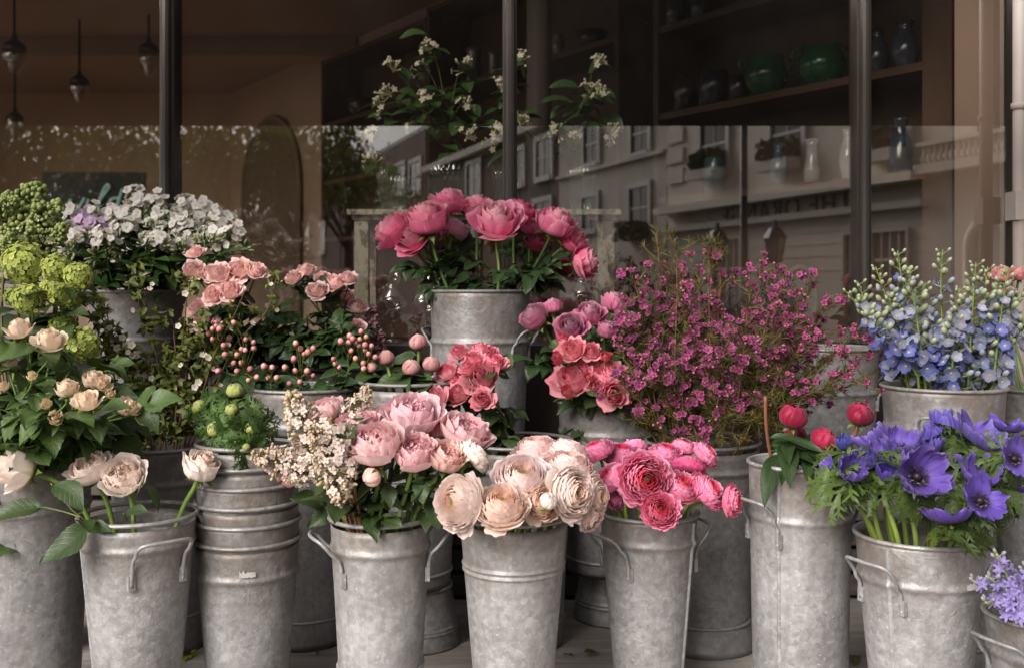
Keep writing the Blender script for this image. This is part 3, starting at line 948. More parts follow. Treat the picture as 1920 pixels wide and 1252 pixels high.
# dark round-backed chairs by the window
for px, lab, wd in ((1392, "dark round-backed chair inside the glass, the paler one", 58), (1500, "dark round-backed chair inside the glass beneath the reflected lantern", 62)):
    d = 4.0; t = thing("chair", lab, "chair", P(px, 760, d))
    c = P(px, 560, d); r = wd / 2 / FPX * d
    mbm = MB(); th = np.linspace(-.15 * PI, 1.15 * PI, 20); pr = [c + np.array([r * math.cos(a), 0, r * 1.9 * math.sin(a)]) for a in th]
    V = pr + [c]; mbm.add(V, T=[[len(pr), i, i + 1] for i in range(len(pr) - 1)])
    child(t, "backrest", mbm.mesh("chair_back", M_STAGE, False))
    mbm = MB(); mbm.tube(pr, .012, 6); child(t, "back_frame", mbm.mesh("chair_frame", M_STAGE))
    child(t, "seat", boxes("chair_seat", M_STAGE, [(c[0] - .2, c[0] + .2, d - .02, d + .36, .42, .46)]))
    for dx in (-.18, .15):
        for dy in (.0, .3):
            child(t, "leg", boxes("chair_leg", M_STAGE, [(c[0] + dx, c[0] + dx + .035, d + dy, d + dy + .035, -.018, .418)]))

# pendant lights
for px, top, cap0, cap1, bot, w, d, lab in ((27, -60, 66, 96, 140, 44, 6.7, "nearest unlit glass acorn pendant light, hanging above another"), (149, 44, 134, 158, 199, 36, 8.05, "unlit glass acorn pendant light hanging alone between the other pendants"),
                                            (279, -30, 72, 98, 148, 38, 7.9, "unlit glass acorn pendant light beside the first window upright"), (28, 30, 204, 226, 264, 32, 9.2, "deepest and lowest unlit acorn pendant light")):
    c = P(px, cap1, d); q = d / FPX
    t = thing("pendant_light", lab, "pendant light", (c[0], d, CEIL), "unlit acorn pendants")
    zc = P(px, cap0, d)[2]
    mbm = MB(); mbm.tube([[c[0], d, zc], [c[0], d, CEIL - .002]], 2.4 * q, 8); child(t, "rod", mbm.mesh("pendant_rod", M_IRON))
    r = w / 2 * q; h = zc - c[2]
    mbm = MB(); mbm.lathe([(.001, h), (.22 * r, h), (.25 * r, h * .72), (.55 * r, h * .6), (.9 * r, h * .3), (r, 0), (.9 * r, .0)], 24, center=c); child(t, "cap", mbm.mesh("pendant_cap", M_IRON))
    hb = (bot - cap1) * q
    mbm = MB(); mbm.lathe([(.93 * r, 0), (.97 * r, -.25 * hb), (.8 * r, -.6 * hb), (.4 * r, -.92 * hb), (.01, -hb)], 24, center=c); child(t, "glass_shade", mbm.mesh("pendant_glass", M_LAMPGLASS))
    mbm = MB(); mbm.put(blob(.3 * r, 1.5, (1, 1, 1), 10).arrays(), rotx(PI), c); child(t, "bulb", mbm.mesh("pendant_bulb", M_LAMPGLASS))

# neon sign
d = 8.0
c = P(172, 400, d)
t = thing("neon_sign", "black board with mint green handwritten neon lettering", "sign", c)
p0, p1 = P(77, 470, d), P(270, 323, d)
child(t, "board", boxes("sign_board", M_BOARD, [(p0[0], p1[0], d + .02, d + .05, p0[2], p1[2])]))
strokes = {"w": [(108, 372), (104, 386), (108, 398), (118, 398), (128, 384), (134, 371), (128, 388), (133, 398), (144, 396), (154, 380), (158, 371)],
           "i": [(166, 374), (160, 392), (166, 399), (174, 394)], "dot": [(169, 358), (170, 361)],
           "l": [(178, 388), (196, 364), (206, 350), (201, 345), (193, 357), (184, 384), (186, 398), (196, 395)],
           "d": [(222, 372), (210, 372), (201, 386), (206, 397), (216, 392), (224, 372), (231, 349), (221, 382), (222, 397), (232, 394)]}
for k, pl in strokes.items():
    q = np.array([P(x, y, d - .01) for x, y in pl])
    tt = np.linspace(0, len(q) - 1, len(q) * 5); m = np.stack([np.interp(tt, np.arange(len(q)), q[:, i]) for i in range(3)], 1)
    for _ in range(3):
        m[1:-1] = (m[:-2] + 2 * m[1:-1] + m[2:]) / 4
    mbm = MB(); mbm.tube(m, .011, 8); child(t, "letter", mbm.mesh("neon_letter", M_NEON))

# console table, lamps and vases inside the window
CY = 3.30
t = thing("console_table", "narrow console table with flaking grey green paint carrying the ribbed glass vases", "table", P(908, 640, CY))
z1, z0 = P(0, 394, CY)[2], P(0, 404, CY)[2]; zz = P(0, 413, CY)[2]
xl, xr = P(653, 0, CY)[0], P(1163, 0, CY)[0]
child(t, "tabletop", boxes("console_top", M_DISTRESS, [(xl, xr, CY - .03, CY + .25, z0, z1)]))
child(t, "apron", boxes("console_apron", M_DISTRESS, [(xl + .015, xr - .015, CY - .015, CY + .235, zz, z0 - .002)]))
for a, b in ((665, 691), (1121, 1151)):
    for dy in (0, .19):
        child(t, "leg", boxes("console_leg", M_DISTRESS, [(P(a, 0, CY)[0], P(b, 0, CY)[0], CY - .01 + dy, CY + .03 + dy, .627, zz - .002)]))
RIB = [(.62, 0), (.66, .03), (.74, .3), (.86, .7), (1, 1.0)]
VZ = [(737, 308, 393, 66, M_VASEGLASS, "clear ribbed glass vase at the far end of the console"), (842, 300, 393, 84, M_VASEDARK, "dark green ribbed glass vase on the console behind the hot pink roses"),
      (952, 305, 393, 62, M_VASEGLASS, "ribbed glass vase on the console hidden by the middle upright"), (1092, 303, 393, 64, M_VASEGLASS, "pale ribbed glass vase at the console end near the waxflowers")]
for px, a, b, w, m, lab in VZ:
    dd = CY + .11; bs = P(px, b, dd); bs[2] = z1 + .001; h = (b - a) / FPX * dd; r = w / 2 / FPX * dd
    t = thing("glass_vase", lab, "vase", bs, "ribbed glass vases on the console")
    mbm = MB()
    mbm.lathe([(.001, .004)] + [(q * r, z * h) for q, z in RIB] + [(q * r * .93, z * h) for q, z in RIB[::-1]] + [(.001, .02)], 96, center=bs,
              fn=lambda G: G * np.array([1, 1, 1]) * (1 + .045 * np.sin(np.arange(96) * 2 * PI / 96 * 24))[None, :, None] ** np.array([1, 1, 0]))
    child(t, "body", mbm.mesh("ribbed_vase", m))
for px, a, b, w, lab in ((737, 512, 642, 58, "clear glass hurricane lamp with a round globe, under the console leg"), (797, 518, 642, 56, "clear glass hurricane lamp partly hidden by the raised zinc bucket"),
                         (1092, 500, 645, 72, "large clear glass globe lamp above the mauve roses")):
    dd = CY - .12; bs = P(px, b, dd); bs[2] = .627; h = P(px, a, dd)[2] - bs[2]; r = w / 2 / FPX * dd
    t = thing("hurricane_lamp", lab, "glass lamp", bs, "glass lamps standing inside the window")
    mbm = MB(); mbm.lathe([(.001, .0), (.62 * r, .0), (.66 * r, .015), (.18 * r, .07 * h), (.13 * r, .16 * h), (.2 * r, .24 * h), (.13 * r, .3 * h), (.24 * r, .36 * h)], 24, center=bs); child(t, "foot", mbm.mesh("lamp_foot", M_LAMPGLASS))
    mbm = MB(); mbm.lathe([(.22 * r, .36 * h), (.7 * r, .42 * h), (.98 * r, .55 * h), (.9 * r, .68 * h), (.5 * r, .78 * h), (.42 * r, .86 * h), (.55 * r, .96 * h), (.62 * r, h)], 28, center=bs); child(t, "globe", mbm.mesh("lamp_globe", M_LAMPGLASS))
    mbm = MB(); mbm.tube([bs + [0, 0, .36 * h], bs + [0, 0, .44 * h]], .16 * r, 8); child(t, "burner", mbm.mesh("lamp_burner", M_PEWTER))

# ------------------------------------------------------------------ across the street (seen mirrored in the window)
K = 1.4
FA = Fr((5.4 * K, 2 * GLASS_Y - 13 * K, -.60), (-.368, -1, 0), (-1, .368, 0))


def fa_t(px):
    a = (px - 960) / FPX
    return (5.4 - 13 * a) / (a + .368) * K


def fa_s(px):
    return fa_t(px) * 1.0656


def fa_z(px, py):
    return CAM_Z + .60 + (540 - py) / FPX * (13 * K + fa_t(px))


def building(label, p0, p1, h, mat, depth=8.0, roof=None):
    s0, s1 = fa_s(p1), fa_s(p0)
    t = thing("town_house", label, "building", FA((s0 + s1) / 2, -depth / 2, 0), "houses across the street")
    child(t, "wall", boxes("house_wall", mat, [(s0 + .002, s1 - .002, -depth, 0, -.1, h)], FA))
    child(t, "roof", boxes("house_roof", M_IRON, [(s0 + .05, s1 - .05, -depth + .1, -.15, h + .003, h + .3)], FA))
    return t


def window(t, p0, p1, a, b, surround=.12, frame_mat=None, bars=(1, 2)):
    s0, s1 = fa_s(p1), fa_s(p0); m = (p0 + p1) / 2
    z1, z0 = fa_z(m, a), fa_z(m, b)
    fm = frame_mat or M_WHITE; f = surround
    fr = child(t, "window", boxes("window_frame", fm, [(s0 - f, s0, .003, .09, z0 - f, z1 + f), (s1, s1 + f, .003, .09, z0 - f, z1 + f), (s0, s1, .003, .09, z1, z1 + f), (s0, s1, .003, .12, z0 - f, z0)], FA))
    sub(fr, "pane", boxes("window_pane", M_DARKPANE, [(s0, s1, .003, .02, z0, z1)], FA))
    bb = []
    for i in range(bars[0]):
        s_ = s0 + (s1 - s0) * (i + 1) / (bars[0] + 1); bb.append((s_ - .02, s_ + .02, .021, .04, z0, z1))
    zb_ = z0 + (z1 - z0) * .5; bb.append((s0, s1, .021, .052, zb_ - .03, zb_ + .03))
    sub(fr, "sash", boxes("window_sash", fm, bb, FA))


def band(t, name, p0, p1, ps, z0, z1, n1, mat):
    child(t, name, boxes(name, mat, [(fa_s(p1), fa_s(p0), .003, n1, z0, z1)], FA))


B = building("pale stucco house with a long frieze, cornice and window boxes", 1252, 1745, 11.0, M_STUCCO)
zc0, zc1 = fa_z(1500, 372), fa_z(1500, 356)
band(B, "cornice", 1252, 1745, 0, zc0, zc1, .45, M_STUCCO)
band(B, "string_course", 1252, 1745, 0, fa_z(1500, 412), fa_z(1500, 400), .22, M_STUCCO)
for p0, p1, a, b in ((1318, 1366, 225, 318), (1450, 1508, 200, 300), (1640, 1706, 180, 282)):
    window(B, p0, p1, a, b, .14)
    m = (p0 + p1) / 2
    hb = MB(); z = fa_z(m, b)
    child(B, "window_box", boxes("window_box", M_STUCCO2, [(fa_s(p1) - .05, fa_s(p0) + .05, .13, .5, z - .25, z - .02)], FA))
    for k in range(160):
        q = FA(rng.uniform(fa_s(p1), fa_s(p0)), rng.uniform(.15, .5), z + rng.uniform(0, .42)); R = frame(rng.normal(size=3))
        hb.add(np.array([[-1, -1, 0], [1, -1, 0], [1, 1, 0], [-1, 1, 0]]) * .07 @ R.T + q, Q=[[0, 1, 2, 3]])
    child(B, "box_hedge", hb.mesh("box_hedge", M_HEDGE, False))
for k, py in enumerate((440, 462, 484, 510)):
    band(B, "rustication", 1262, 1735, 0, fa_z(1500, py), fa_z(1500, py - 2.5), .012, M_STUCCO2)
for p0, p1, a, b in ((1340, 1392, 450, 560), (1588, 1625, 440, 600), (1640, 1705, 435, 540)):
    window(B, p0, p1, a, b, .06, M_STUCCO2, (3, 2))
for k in range(3):
    band(B, "quoin", 1254, 1284, 0, fa_z(1268, 345 - k * 38), fa_z(1268, 318 - k * 38), .07, M_STUCCO)
fc = bpy.data.curves.new("frieze_lettering", 'FONT'); fc.body = "THE ORANGE"; fc.align_x = 'CENTER'; fc.align_y = 'CENTER'
fc.size = .70; fc.extrude = .01; fc.materials.append(mat_plain('dark_letter_paint', (.07, .055, .045), .6, var=.2)); fc.space_character = 1.15
ft = bpy.data.objects.new("lettering", fc); COL.objects.link(ft)
bpy.context.view_layer.update()
fm_ = bpy.data.meshes.new_from_object(ft.evaluated_get(bpy.context.evaluated_depsgraph_get()))
bpy.data.objects.remove(ft)
fo = bpy.data.objects.new("lettering", fm_); COL.objects.link(fo); fo.parent = B
q = FA(fa_s(1465), .03, fa_z(1465, 395))
Rm = np.stack([FA.s, FA.z, FA.n], 1)     # reads from the street
fo.matrix_basis = Matrix.Translation(-B.location) @ mat4(Rm, q)
R_ = building("pale stucco house with a balustrade and an arched doorway", 1745, 2050, 9.5, M_STUCCO)
band(R_, "cornice", 1745, 2050, 0, fa_z(1830, 318), fa_z(1830, 300), .4, M_STUCCO)
band(R_, "balustrade_rail", 1745, 2050, 0, fa_z(1830, 264), fa_z(1830, 256), .35, M_STUCCO)
for k in range(22):
    px = 1755 + k * 11; mbm = MB(); zb = fa_z(1830, 299); zt2 = fa_z(1830, 265); q = FA(fa_s(px), .25, 0); h = zt2 - zb
    mbm.lathe([(.04, 0), (.09, .3 * h), (.04, .65 * h), (.06, h)], 10, center=(q[0], q[1], zb - .60)); child(R_, "baluster", mbm.mesh("baluster", M_STUCCO))
s0, s1 = fa_s(1905), fa_s(1822); mid = (s0 + s1) / 2; hw = (s1 - s0) / 2; zt2 = fa_z(1862, 412)
pts = [(s0, .2), (s1, .2)] + [(mid + hw * math.cos(a), zt2 - hw + hw * math.sin(a)) for a in np.linspace(0, PI, 16)]
mbm = MB(); V = [FA(a, .02, z) for a, z in pts] + [FA(mid, .02, 1.5)]; n = len(pts); mbm.add(V, T=[[n, i, (i + 1) % n] for i in range(n)]); child(R_, "doorway", mbm.mesh("arched_doorway", M_STUCCO2, False))
mbm = MB(); mbm.tube([FA(a, .03, z) for a, z in pts[1:]], .12, 6); child(R_, "arch_moulding", mbm.mesh("arch_moulding", M_STUCCO))
window(R_, 1840, 1885, 190, 255, .1)
C_ = building("grey stucco house with sash windows and a hedge box", 1048, 1250, 10.0, M_STUCCO2)
for p0, p1, a, b in ((1187, 1219, 215, 285), (1184, 1219, 352, 428), (1098, 1124, 235, 305), (1095, 1122, 370, 430)):
    window(C_, p0, p1, a, b, .16)
band(C_, "string_course", 1048, 1250, 0, fa_z(1150, 312), fa_z(1150, 306), .12, M_STUCCO)
hb = MB()
for k in range(150):
    q = FA(rng.uniform(fa_s(1222), fa_s(1180)), rng.uniform(.1, .5), fa_z(1200, 448) + rng.uniform(0, .45)); R = frame(rng.normal(size=3))
    hb.add(np.array([[-1, -1, 0], [1, -1, 0], [1, 1, 0], [-1, 1, 0]]) * .09 @ R.T + q, Q=[[0, 1, 2, 3]])
child(C_, "box_hedge", hb.mesh("box_hedge", M_HEDGE, False))
D_ = building("brown brick terrace house with white sash windows and a pale eaves cornice", 800, 1046, fa_z(950, 262), M_BRICK2)
band(D_, "cornice", 800, 1046, 0, fa_z(950, 268), fa_z(950, 254), .35, M_STUCCO)
for p0, p1, a, b in ((1008, 1036, 262, 330), (878, 902, 308, 366), (960, 984, 285, 345), (880, 902, 400, 450), (1004, 1034, 380, 450)):
    window(D_, p0, p1, a, b, .2)
E_ = building("red brick house with white gabled bay beside the trees", 640, 798, fa_z(720, 285), M_BRICK)
for p0, p1, a, b in ((742, 760, 312, 362), (770, 790, 305, 360), (646, 656, 335, 388), (676, 688, 330, 380), (706, 718, 322, 372)):
    window(E_, p0, p1, a, b, .22)
F_ = building("far red brick house beyond the trees with pale windows", 380, 638, fa_z(500, 400), M_BRICK)
for k in range(7):
    window(F_, 420 + k * 30, 430 + k * 30, 425, 470, .35)

# street furniture
q = FA(fa_s(1520), 1.0, 0)


def lantern(px, py0, py1, n, lab, post=False):
    s_ = fa_s(px); z1, z0 = fa_z(px, py0), fa_z(px, py1); h = z1 - z0
    c = FA(s_, n, z0); t = thing("street_lantern", lab, "lantern", c)
    mbm = MB(); mbm.lathe([(.16 * h, 0), (.26 * h, .55 * h)], 4, center=c); child(t, "lantern_glass", mbm.mesh("lantern_glass", mat_plain("lantern_glass", (.28, .25, .2), .3), False))
    mbm = MB(); mbm.lathe([(.001, -.08 * h), (.16 * h, -.04 * h), (.17 * h, 0)], 4, center=c); child(t, "base", mbm.mesh("lantern_base", M_IRON, False))
    mbm = MB(); mbm.lathe([(.31 * h, .55 * h), (.15 * h, .8 * h), (.07 * h, .84 * h), (.05 * h, 1.0 * h)], 8, center=c); child(t, "cap", mbm.mesh("lantern_cap", M_IRON, False))
    for k in range(4):
        a = k * PI / 2; mbm = MB(); mbm.tube([c + h * np.array([.16 * math.cos(a), .16 * math.sin(a), 0]), c + h * np.array([.26 * math.cos(a), .26 * math.sin(a), .55])], .018 * h, 5); child(t, "frame_bar", mbm.mesh("lantern_bar", M_IRON))
    arm = [c + np.array([0, 0, h]) + FA.s * 0] + [c + np.array([0, 0, h * (1 + .35 * math.sin(a))]) - FA.s * (.28 * h * (1 - math.cos(a))) - FA.n * (n * .5 * (1 - math.cos(a))) for a in np.linspace(0, PI, 9)] + [FA(s_ - .56 * h, 0, z0 + h * .45)]
    mbm = MB(); mbm.tube(arm, .03 * h, 6); child(t, "bracket", mbm.mesh("lantern_bracket", M_IRON))
    return t


lantern(1521, 415, 490, .9, "black wall lantern on a curved bracket reflected clear of the window upright")
lantern(1408, 420, 490, .9, "black wall lantern on a curved bracket reflected beside the lamp post")
d = 13.0
t = thing("lamp_post", "slim black lamp post reflected in the window above the waxflowers", "lamp post", ((1395 - 960) / FPX * d, 2 * GLASS_Y - d, -.6))
mbm = MB(); mbm.lathe([(.12, 0), (.12, .8), (.05, 1.0), (.045, 4.4), (.001, 4.45)], 14, center=t.location); child(t, "pole", mbm.mesh("lamp_pole", M_IRON))
mbm = MB(); mbm.lathe([(.10, 4.45), (.2, 4.9), (.24, 4.9), (.05, 5.2), (.001, 5.3)], 8, center=t.location); child(t, "lantern", mbm.mesh("lamp_head", M_IRON, False))

# street trees (seen mirrored in the window)
leafq = MB(); rs = np.random.default_rng(11)
cl = rs.normal(size=(46, 3)) * np.array([.46, .46, .34])
for k in range(4600):
    c = cl[rs.integers(46)] + rs.normal(size=3) * .15
    R = frame(rs.normal(size=3) + [0, 0, .6]); s_ = rs.uniform(.022, .05)
    q = np.array([[0, -1.2, 0], [.7, 0, .1], [0, 1.3, 0], [-.7, 0, .1]]) * s_
    leafq.add(q @ R.T + c, Q=[[0, 1, 2, 3]], C=np.array([.10, .115, .03]) * rs.uniform(.5, 1.5))
ME_CROWN = leafq.mesh("tree_crown", M_CROWN, False)
tk = MB()
tk.tube([[0, 0, 0], [.02, .02, 1.2], [0, .03, 2.4], [.05, 0, 3.4]], [.16, .13, .10, .05], 8)
for k in range(7):
    a = k * .9 + .3; tk.tube([[0, .02, 1.8 + .15 * k], [.5 * math.cos(a), .5 * math.sin(a), 2.5 + .15 * k], [1.2 * math.cos(a), 1.2 * math.sin(a), 3.1 + .2 * k]], [.06, .04, .015], 6)
ME_TRUNK = tk.mesh("tree_trunk", M_BARK)
for px, d, cr, zc_, lab in ((150, 21, 1.9, 3.2, "leafy street tree mirrored beside the pendant lights"), (425, 24, 2.0, 3.4, "street tree mirrored on the tan wall with sky showing through"),
                            (560, 27, 2.1, 3.9, "street tree mirrored in front of the brick houses"), (-60, 17, 1.9, 3.2, "street tree mirrored at the edge of the window"), (320, 30, 2.3, 4.0, "distant street tree mirrored behind the first window upright"), (655, 33, 1.7, 4.2, "thin street tree mirrored before the red brick gable")):
    loc = ((px - 960) / FPX * d, 2 * GLASS_Y - d, -.6)
    t = thing("street_tree", lab, "tree", loc, "trees across the street")
    sc = zc_ / 3.2
    child(t, "trunk", ME_TRUNK, mat4(rotz(px), loc, sc))
    child(t, "crown", ME_CROWN, mat4(rotz(px * .7), np.array(loc) + [0, 0, zc_ + .6], cr), color=(1, 1, 1))
# ------------------------------------------------------------------ galvanised buckets
BUCKETS = {}
HANDLE_PTS = [(.004, .046, -.055), (.004, .046, -.030), (.007, .045, -.012), (.026, .040, .014), (.034, .032, .024), (.036, .0, .026)]


def bucket(key, label, px, pyr, wpx, d, zb=0.0, wb=None, beads=((.055, .004),), handles=(), foot=.0, seam=None, tint=1.0, group="galvanised flower buckets", flare=0.0, dent=.004, hz=.09):
    """Rim at (px, pyr), wpx wide, d metres away; stands at height zb; wb = foot width / rim width; beads at a drop (m) below the rim."""
    c = P(px, pyr, d); R = wpx / 2 / FPX * d; zr = c[2]; H = zr - zb; wb = wb or .72
    rs = np.random.default_rng(abs(hash(key)) % 1000 if False else sum(map(ord, key)))
    t = thing("flower_bucket", label, "bucket", (c[0], d, zb), group)
    Rb = R * wb
    def rad(z):
        q = z / H
        r = lerp(Rb, R, q) + flare * max(0, .12 - q) * R
        for dz, a in beads:
            r += a * math.exp(-((z - (H - dz)) / (.0065 if a >= .004 else .0030)) ** 2)
        return r
    zs = sorted(set(np.round(np.concatenate([np.linspace(0, H, 34), *[H - dz + np.linspace(-.016, .016, 13) for dz, a in beads]]), 5)))
    zs = [z for z in zs if 0 <= z <= H]
    outer = [(rad(z), z) for z in zs]; inner = [(rad(z) - .003, z) for z in zs[::-1] if z > .012]
    prof = [(.001, .006), (Rb * .98, .004)] + outer + inner + [(.001, .014)]
    ph = rs.uniform(0, 6.28, 6)
    seg = 72; A = np.arange(seg) / seg * 2 * PI

    def warp(G):
        z = G[..., 2]
        k = 1 + dent * (np.sin(2 * A + ph[0] + z * 6) + .7 * np.sin(3 * A + ph[1] - z * 11) + .5 * np.sin(5 * A + ph[2] + z * 23))
        G[..., 0] *= k; G[..., 1] *= k
        return G
    mb = MB(); pr = np.array(prof)
    G = np.zeros((len(pr), seg, 3)); G[..., 0] = pr[:, :1] * np.cos(A); G[..., 1] = pr[:, :1] * np.sin(A); G[..., 2] = pr[:, 1:2]
    U = np.zeros_like(G); U[..., 2] = pr[:, 1:2] / H
    G = warp(G) + np.array([c[0], d, zb])
    mb.grid(G, U=U, wrap=True)
    tn = (tint * 1.0, tint * 1.0, tint * 1.0)
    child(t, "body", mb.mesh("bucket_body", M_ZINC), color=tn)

    def ring(r, z, a, b, nm):
        m = MB(); pr2 = [(r + a * math.cos(q), z + b * math.sin(q)) for q in np.linspace(0, 2 * PI, 10)]
        m.lathe(pr2, seg, fn=warp, center=(c[0], d, zb)); m.U = [np.tile([0, 0, .8 if z > H / 2 else .3], (len(m.V[0]), 1))]
        return child(t, nm, m.mesh(nm, M_ZINC), color=tuple(x * 1.08 for x in tn))
    ring(R + .001, H, .0042, .0042, "rim")
    if foot:
        ring(rad(foot) + .001, foot, .0032, .0036, "foot_band")
    for az in handles:
        # az: 0 towards the camera, positive to the right
        er = np.array([math.sin(az), -math.cos(az), 0]); et = np.array([math.cos(az), math.sin(az), 0]); zh = H - hz
        pts = [(a, b, q) for a, b, q in HANDLE_PTS] + [(a, -b, q) for a, b, q in HANDLE_PTS[-2::-1]]
        pts = np.array(pts); n = len(pts)
        tt = np.linspace(0, n - 1, 45); m3 = np.stack([np.interp(tt, np.arange(n), pts[:, i]) for i in range(3)], 1)
        for _ in range(2):
            m3[1:-1] = (m3[:-2] + 2 * m3[1:-1] + m3[2:]) / 4
        ctr = np.array([c[0], d, zb])
        w = []
        for a, b, q in m3:
            z = zh + q; r = rad(min(max(z, 0), H)) if a < .02 else rad(min(max(zh, 0), H)); r *= 1 + dent
            dth = b / r
            base = er * math.cos(dth) + et * math.sin(dth)
            w.append(ctr + base * (r + a) * 1.0 + np.array([0, 0, z]))
        w = np.array(w)
        m = MB(); rr = np.full(len(w), .0033); rr[:6] = .0040; rr[-6:] = .0040
        m.tube(w, rr, 8); m.U = [np.tile([0, 0, .5], (len(q), 1)) for q in m.V]
        h = child(t, "handle", m.mesh("handle", M_ZINC), color=tuple(x * .95 for x in tn))
        for e in (0, -1):
            m = MB(); p = w[e] + np.array([0, 0, .008]); f = Fr(p, et, er)
            f.box(m, -.006, .006, -.006, .0025, -.014, .012); m.U = [np.tile([0, 0, .5], (len(q), 1)) for q in m.V]
            o = sub(h, "lug", m.mesh("lug", M_ZINC, False), color=tn)
    if seam is not None:
        m = MB(); er = np.array([math.sin(seam), -math.cos(seam), 0]); et = np.array([math.cos(seam), math.sin(seam), 0])
        Gs = []
        for z in zs[1:-1]:
            r = rad(z) * (1 + dent * .3)
            Gs.append([[c[0], d, zb + z] + er * (r - .001) - et * .0045, [c[0], d, zb + z] + er * (r + .0032) - et * .002, [c[0], d, zb + z] + er * (r + .0032) + et * .002, [c[0], d, zb + z] + er * (r - .001) + et * .0045])
        Gs = np.array(Gs); m.grid(Gs, U=np.tile(np.array([0, 0, .5]), Gs.shape[:2] + (1,)))
        child(t, "seam", m.mesh("seam", M_ZINC), color=tuple(x * 1.05 for x in tn))
    BUCKETS[key] = dict(x=c[0], y=d, zr=zr, R=R, zb=zb, H=H, px=px, t=t)
    return t


def D2R(a):
    return math.radians(a)


bucket("F1", "wide zinc bucket at the display end holding the cream spray roses", 44, 850, 242, 1.92, wb=.80, beads=((.095, .004),), foot=.055)
bucket("F2", "tapering zinc bucket with only a few big cream roses in it", 260, 962, 209, 1.84, wb=.64, beads=((.048, .004),), handles=(D2R(42), D2R(222)), seam=D2R(-74), tint=1.12, hz=.052)
for i in range(6):
    lab = ["lowest and outermost zinc bucket of the nested stack, with a scuffed label patch", "second nested zinc bucket from the bottom of the stack", "third nested zinc bucket from the bottom of the stack", "third nested zinc bucket from the top of the stack",
           "second nested zinc bucket from the top of the stack", "topmost zinc bucket of the nested stack, holding green anemone buds"][i]
    py = [1005, 970, 936, 901, 866, 829][i]
    top = i == 5
    bucket("S%d" % i, lab, 465, py, 191 - i * 1.2, 1.93, zb=.0 + .0328 * i * 1.07 + .004 * i, wb=.74, beads=((.062, .0045),) if i in (0,) else (), tint=.98, group="stack of nested zinc buckets", dent=.002)
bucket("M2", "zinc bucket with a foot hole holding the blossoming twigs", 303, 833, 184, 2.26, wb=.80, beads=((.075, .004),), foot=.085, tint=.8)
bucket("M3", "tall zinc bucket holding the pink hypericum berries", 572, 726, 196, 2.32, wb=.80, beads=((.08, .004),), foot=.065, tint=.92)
bucket("F4", "zinc bucket crowded with pale pink garden roses and lilac", 714, 966, 186, 1.86, wb=.78, beads=((.053, .0045),), handles=(D2R(-72), D2R(108)), foot=.112, tint=1.18, hz=.052)
bucket("P4", "short upturned zinc pot carrying the peony bud bucket", 786, 1094, 118, 2.30, wb=1.32, beads=((.085, .003), (.092, .003)), tint=.85, group="upturned pots used as stands")
zp = BUCKETS["P4"]["zr"]
bucket("M4", "zinc bucket of closed peony buds standing on an upturned pot", 768, 714, 190, 2.30, zb=zp + .002, wb=.80, beads=((.075, .004),), foot=.035, tint=.9)
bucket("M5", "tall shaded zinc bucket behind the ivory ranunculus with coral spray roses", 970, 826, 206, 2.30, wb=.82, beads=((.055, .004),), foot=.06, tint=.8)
bucket("F5", "zinc bucket with a double ridge holding the ivory ranunculus", 963, 962, 203, 1.84, wb=.66, beads=((.086, .0032), (.096, .0032)), tint=1.15, dent=.002)
bucket("P5", "short upturned zinc pot half hidden behind the pink ranunculus bucket", 1150, 1058, 120, 2.48, wb=1.25, beads=((.075, .003), (.083, .003)), tint=.8, group="upturned pots used as stands")
zp = BUCKETS["P5"]["zr"]
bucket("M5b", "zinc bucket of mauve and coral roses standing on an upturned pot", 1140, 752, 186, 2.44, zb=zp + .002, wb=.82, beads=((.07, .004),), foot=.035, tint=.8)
bucket("F6", "zinc bucket with brown rust streaks holding the bright pink ranunculus", 1216, 958, 182, 1.99, wb=.68, beads=((.05, .0045),), handles=(D2R(-62), D2R(118)), foot=.02, seam=D2R(58), tint=1.05, hz=.055)
bucket("M6", "broad speckled zinc bucket with a flared foot holding the waxflowers", 1317, 826, 210, 2.30, wb=.80, beads=((.056, .0045),), foot=.06, flare=1.3, tint=.85, seam=D2R(100))
bucket("F7", "tall straight zinc bucket holding the red peonies", 1500, 866, 186, 1.93, wb=.925, beads=((.098, .004),), handles=(D2R(-68), D2R(112)), foot=.062, seam=D2R(-40), tint=1.05, hz=.085)
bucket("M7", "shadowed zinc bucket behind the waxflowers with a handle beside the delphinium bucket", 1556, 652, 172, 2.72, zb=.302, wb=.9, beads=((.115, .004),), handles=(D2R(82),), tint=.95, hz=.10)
bucket("F8", "zinc bucket with a torn white label full of violet anemones", 1724, 1000, 230, 1.80, wb=.70, beads=((.072, .0045),), handles=(D2R(-64), D2R(108)), seam=D2R(-50), tint=1.12, hz=.058)
bucket("P8", "short upturned zinc pot under the delphinium bucket", 1772, 1118, 150, 2.14, wb=1.22, beads=((.075, .003), (.083, .003)), tint=.8, group="upturned pots used as stands")
zp = BUCKETS["P8"]["zr"]
bucket("M8", "wide zinc bucket of blue delphiniums raised on an upturned pot", 1768, 724, 216, 2.16, zb=zp + .002, wb=.76, beads=((.085, .004),), handles=(D2R(-22), D2R(158)), tint=.92, hz=.075)
bucket("M9", "zinc bucket at the very edge beside the delphinium bucket, dusty pink roses above it", 1962, 728, 190, 2.36, zb=.0, wb=.82, beads=((.075, .004),), tint=.95)
bucket("F9", "small low zinc bucket of lilac bluebells in the corner", 1958, 1150, 206, 1.66, zb=.0, wb=.7, beads=((.06, .004),), handles=(D2R(-68),), tint=.8, hz=.052)
bucket("T1", "big zinc bucket raised high in the centre with hot pink roses", 900, 546, 186, 2.70, zb=.302, wb=.86, beads=((.132, .005),), handles=(D2R(62), D2R(242)), tint=.95, hz=.125)
t = bucket("P2", "upturned zinc pot lifting the white phlox bucket", 262, 680, 130, 2.72, zb=.302, wb=1.2, beads=((.08, .003),), tint=.7, group="upturned pots used as stands")
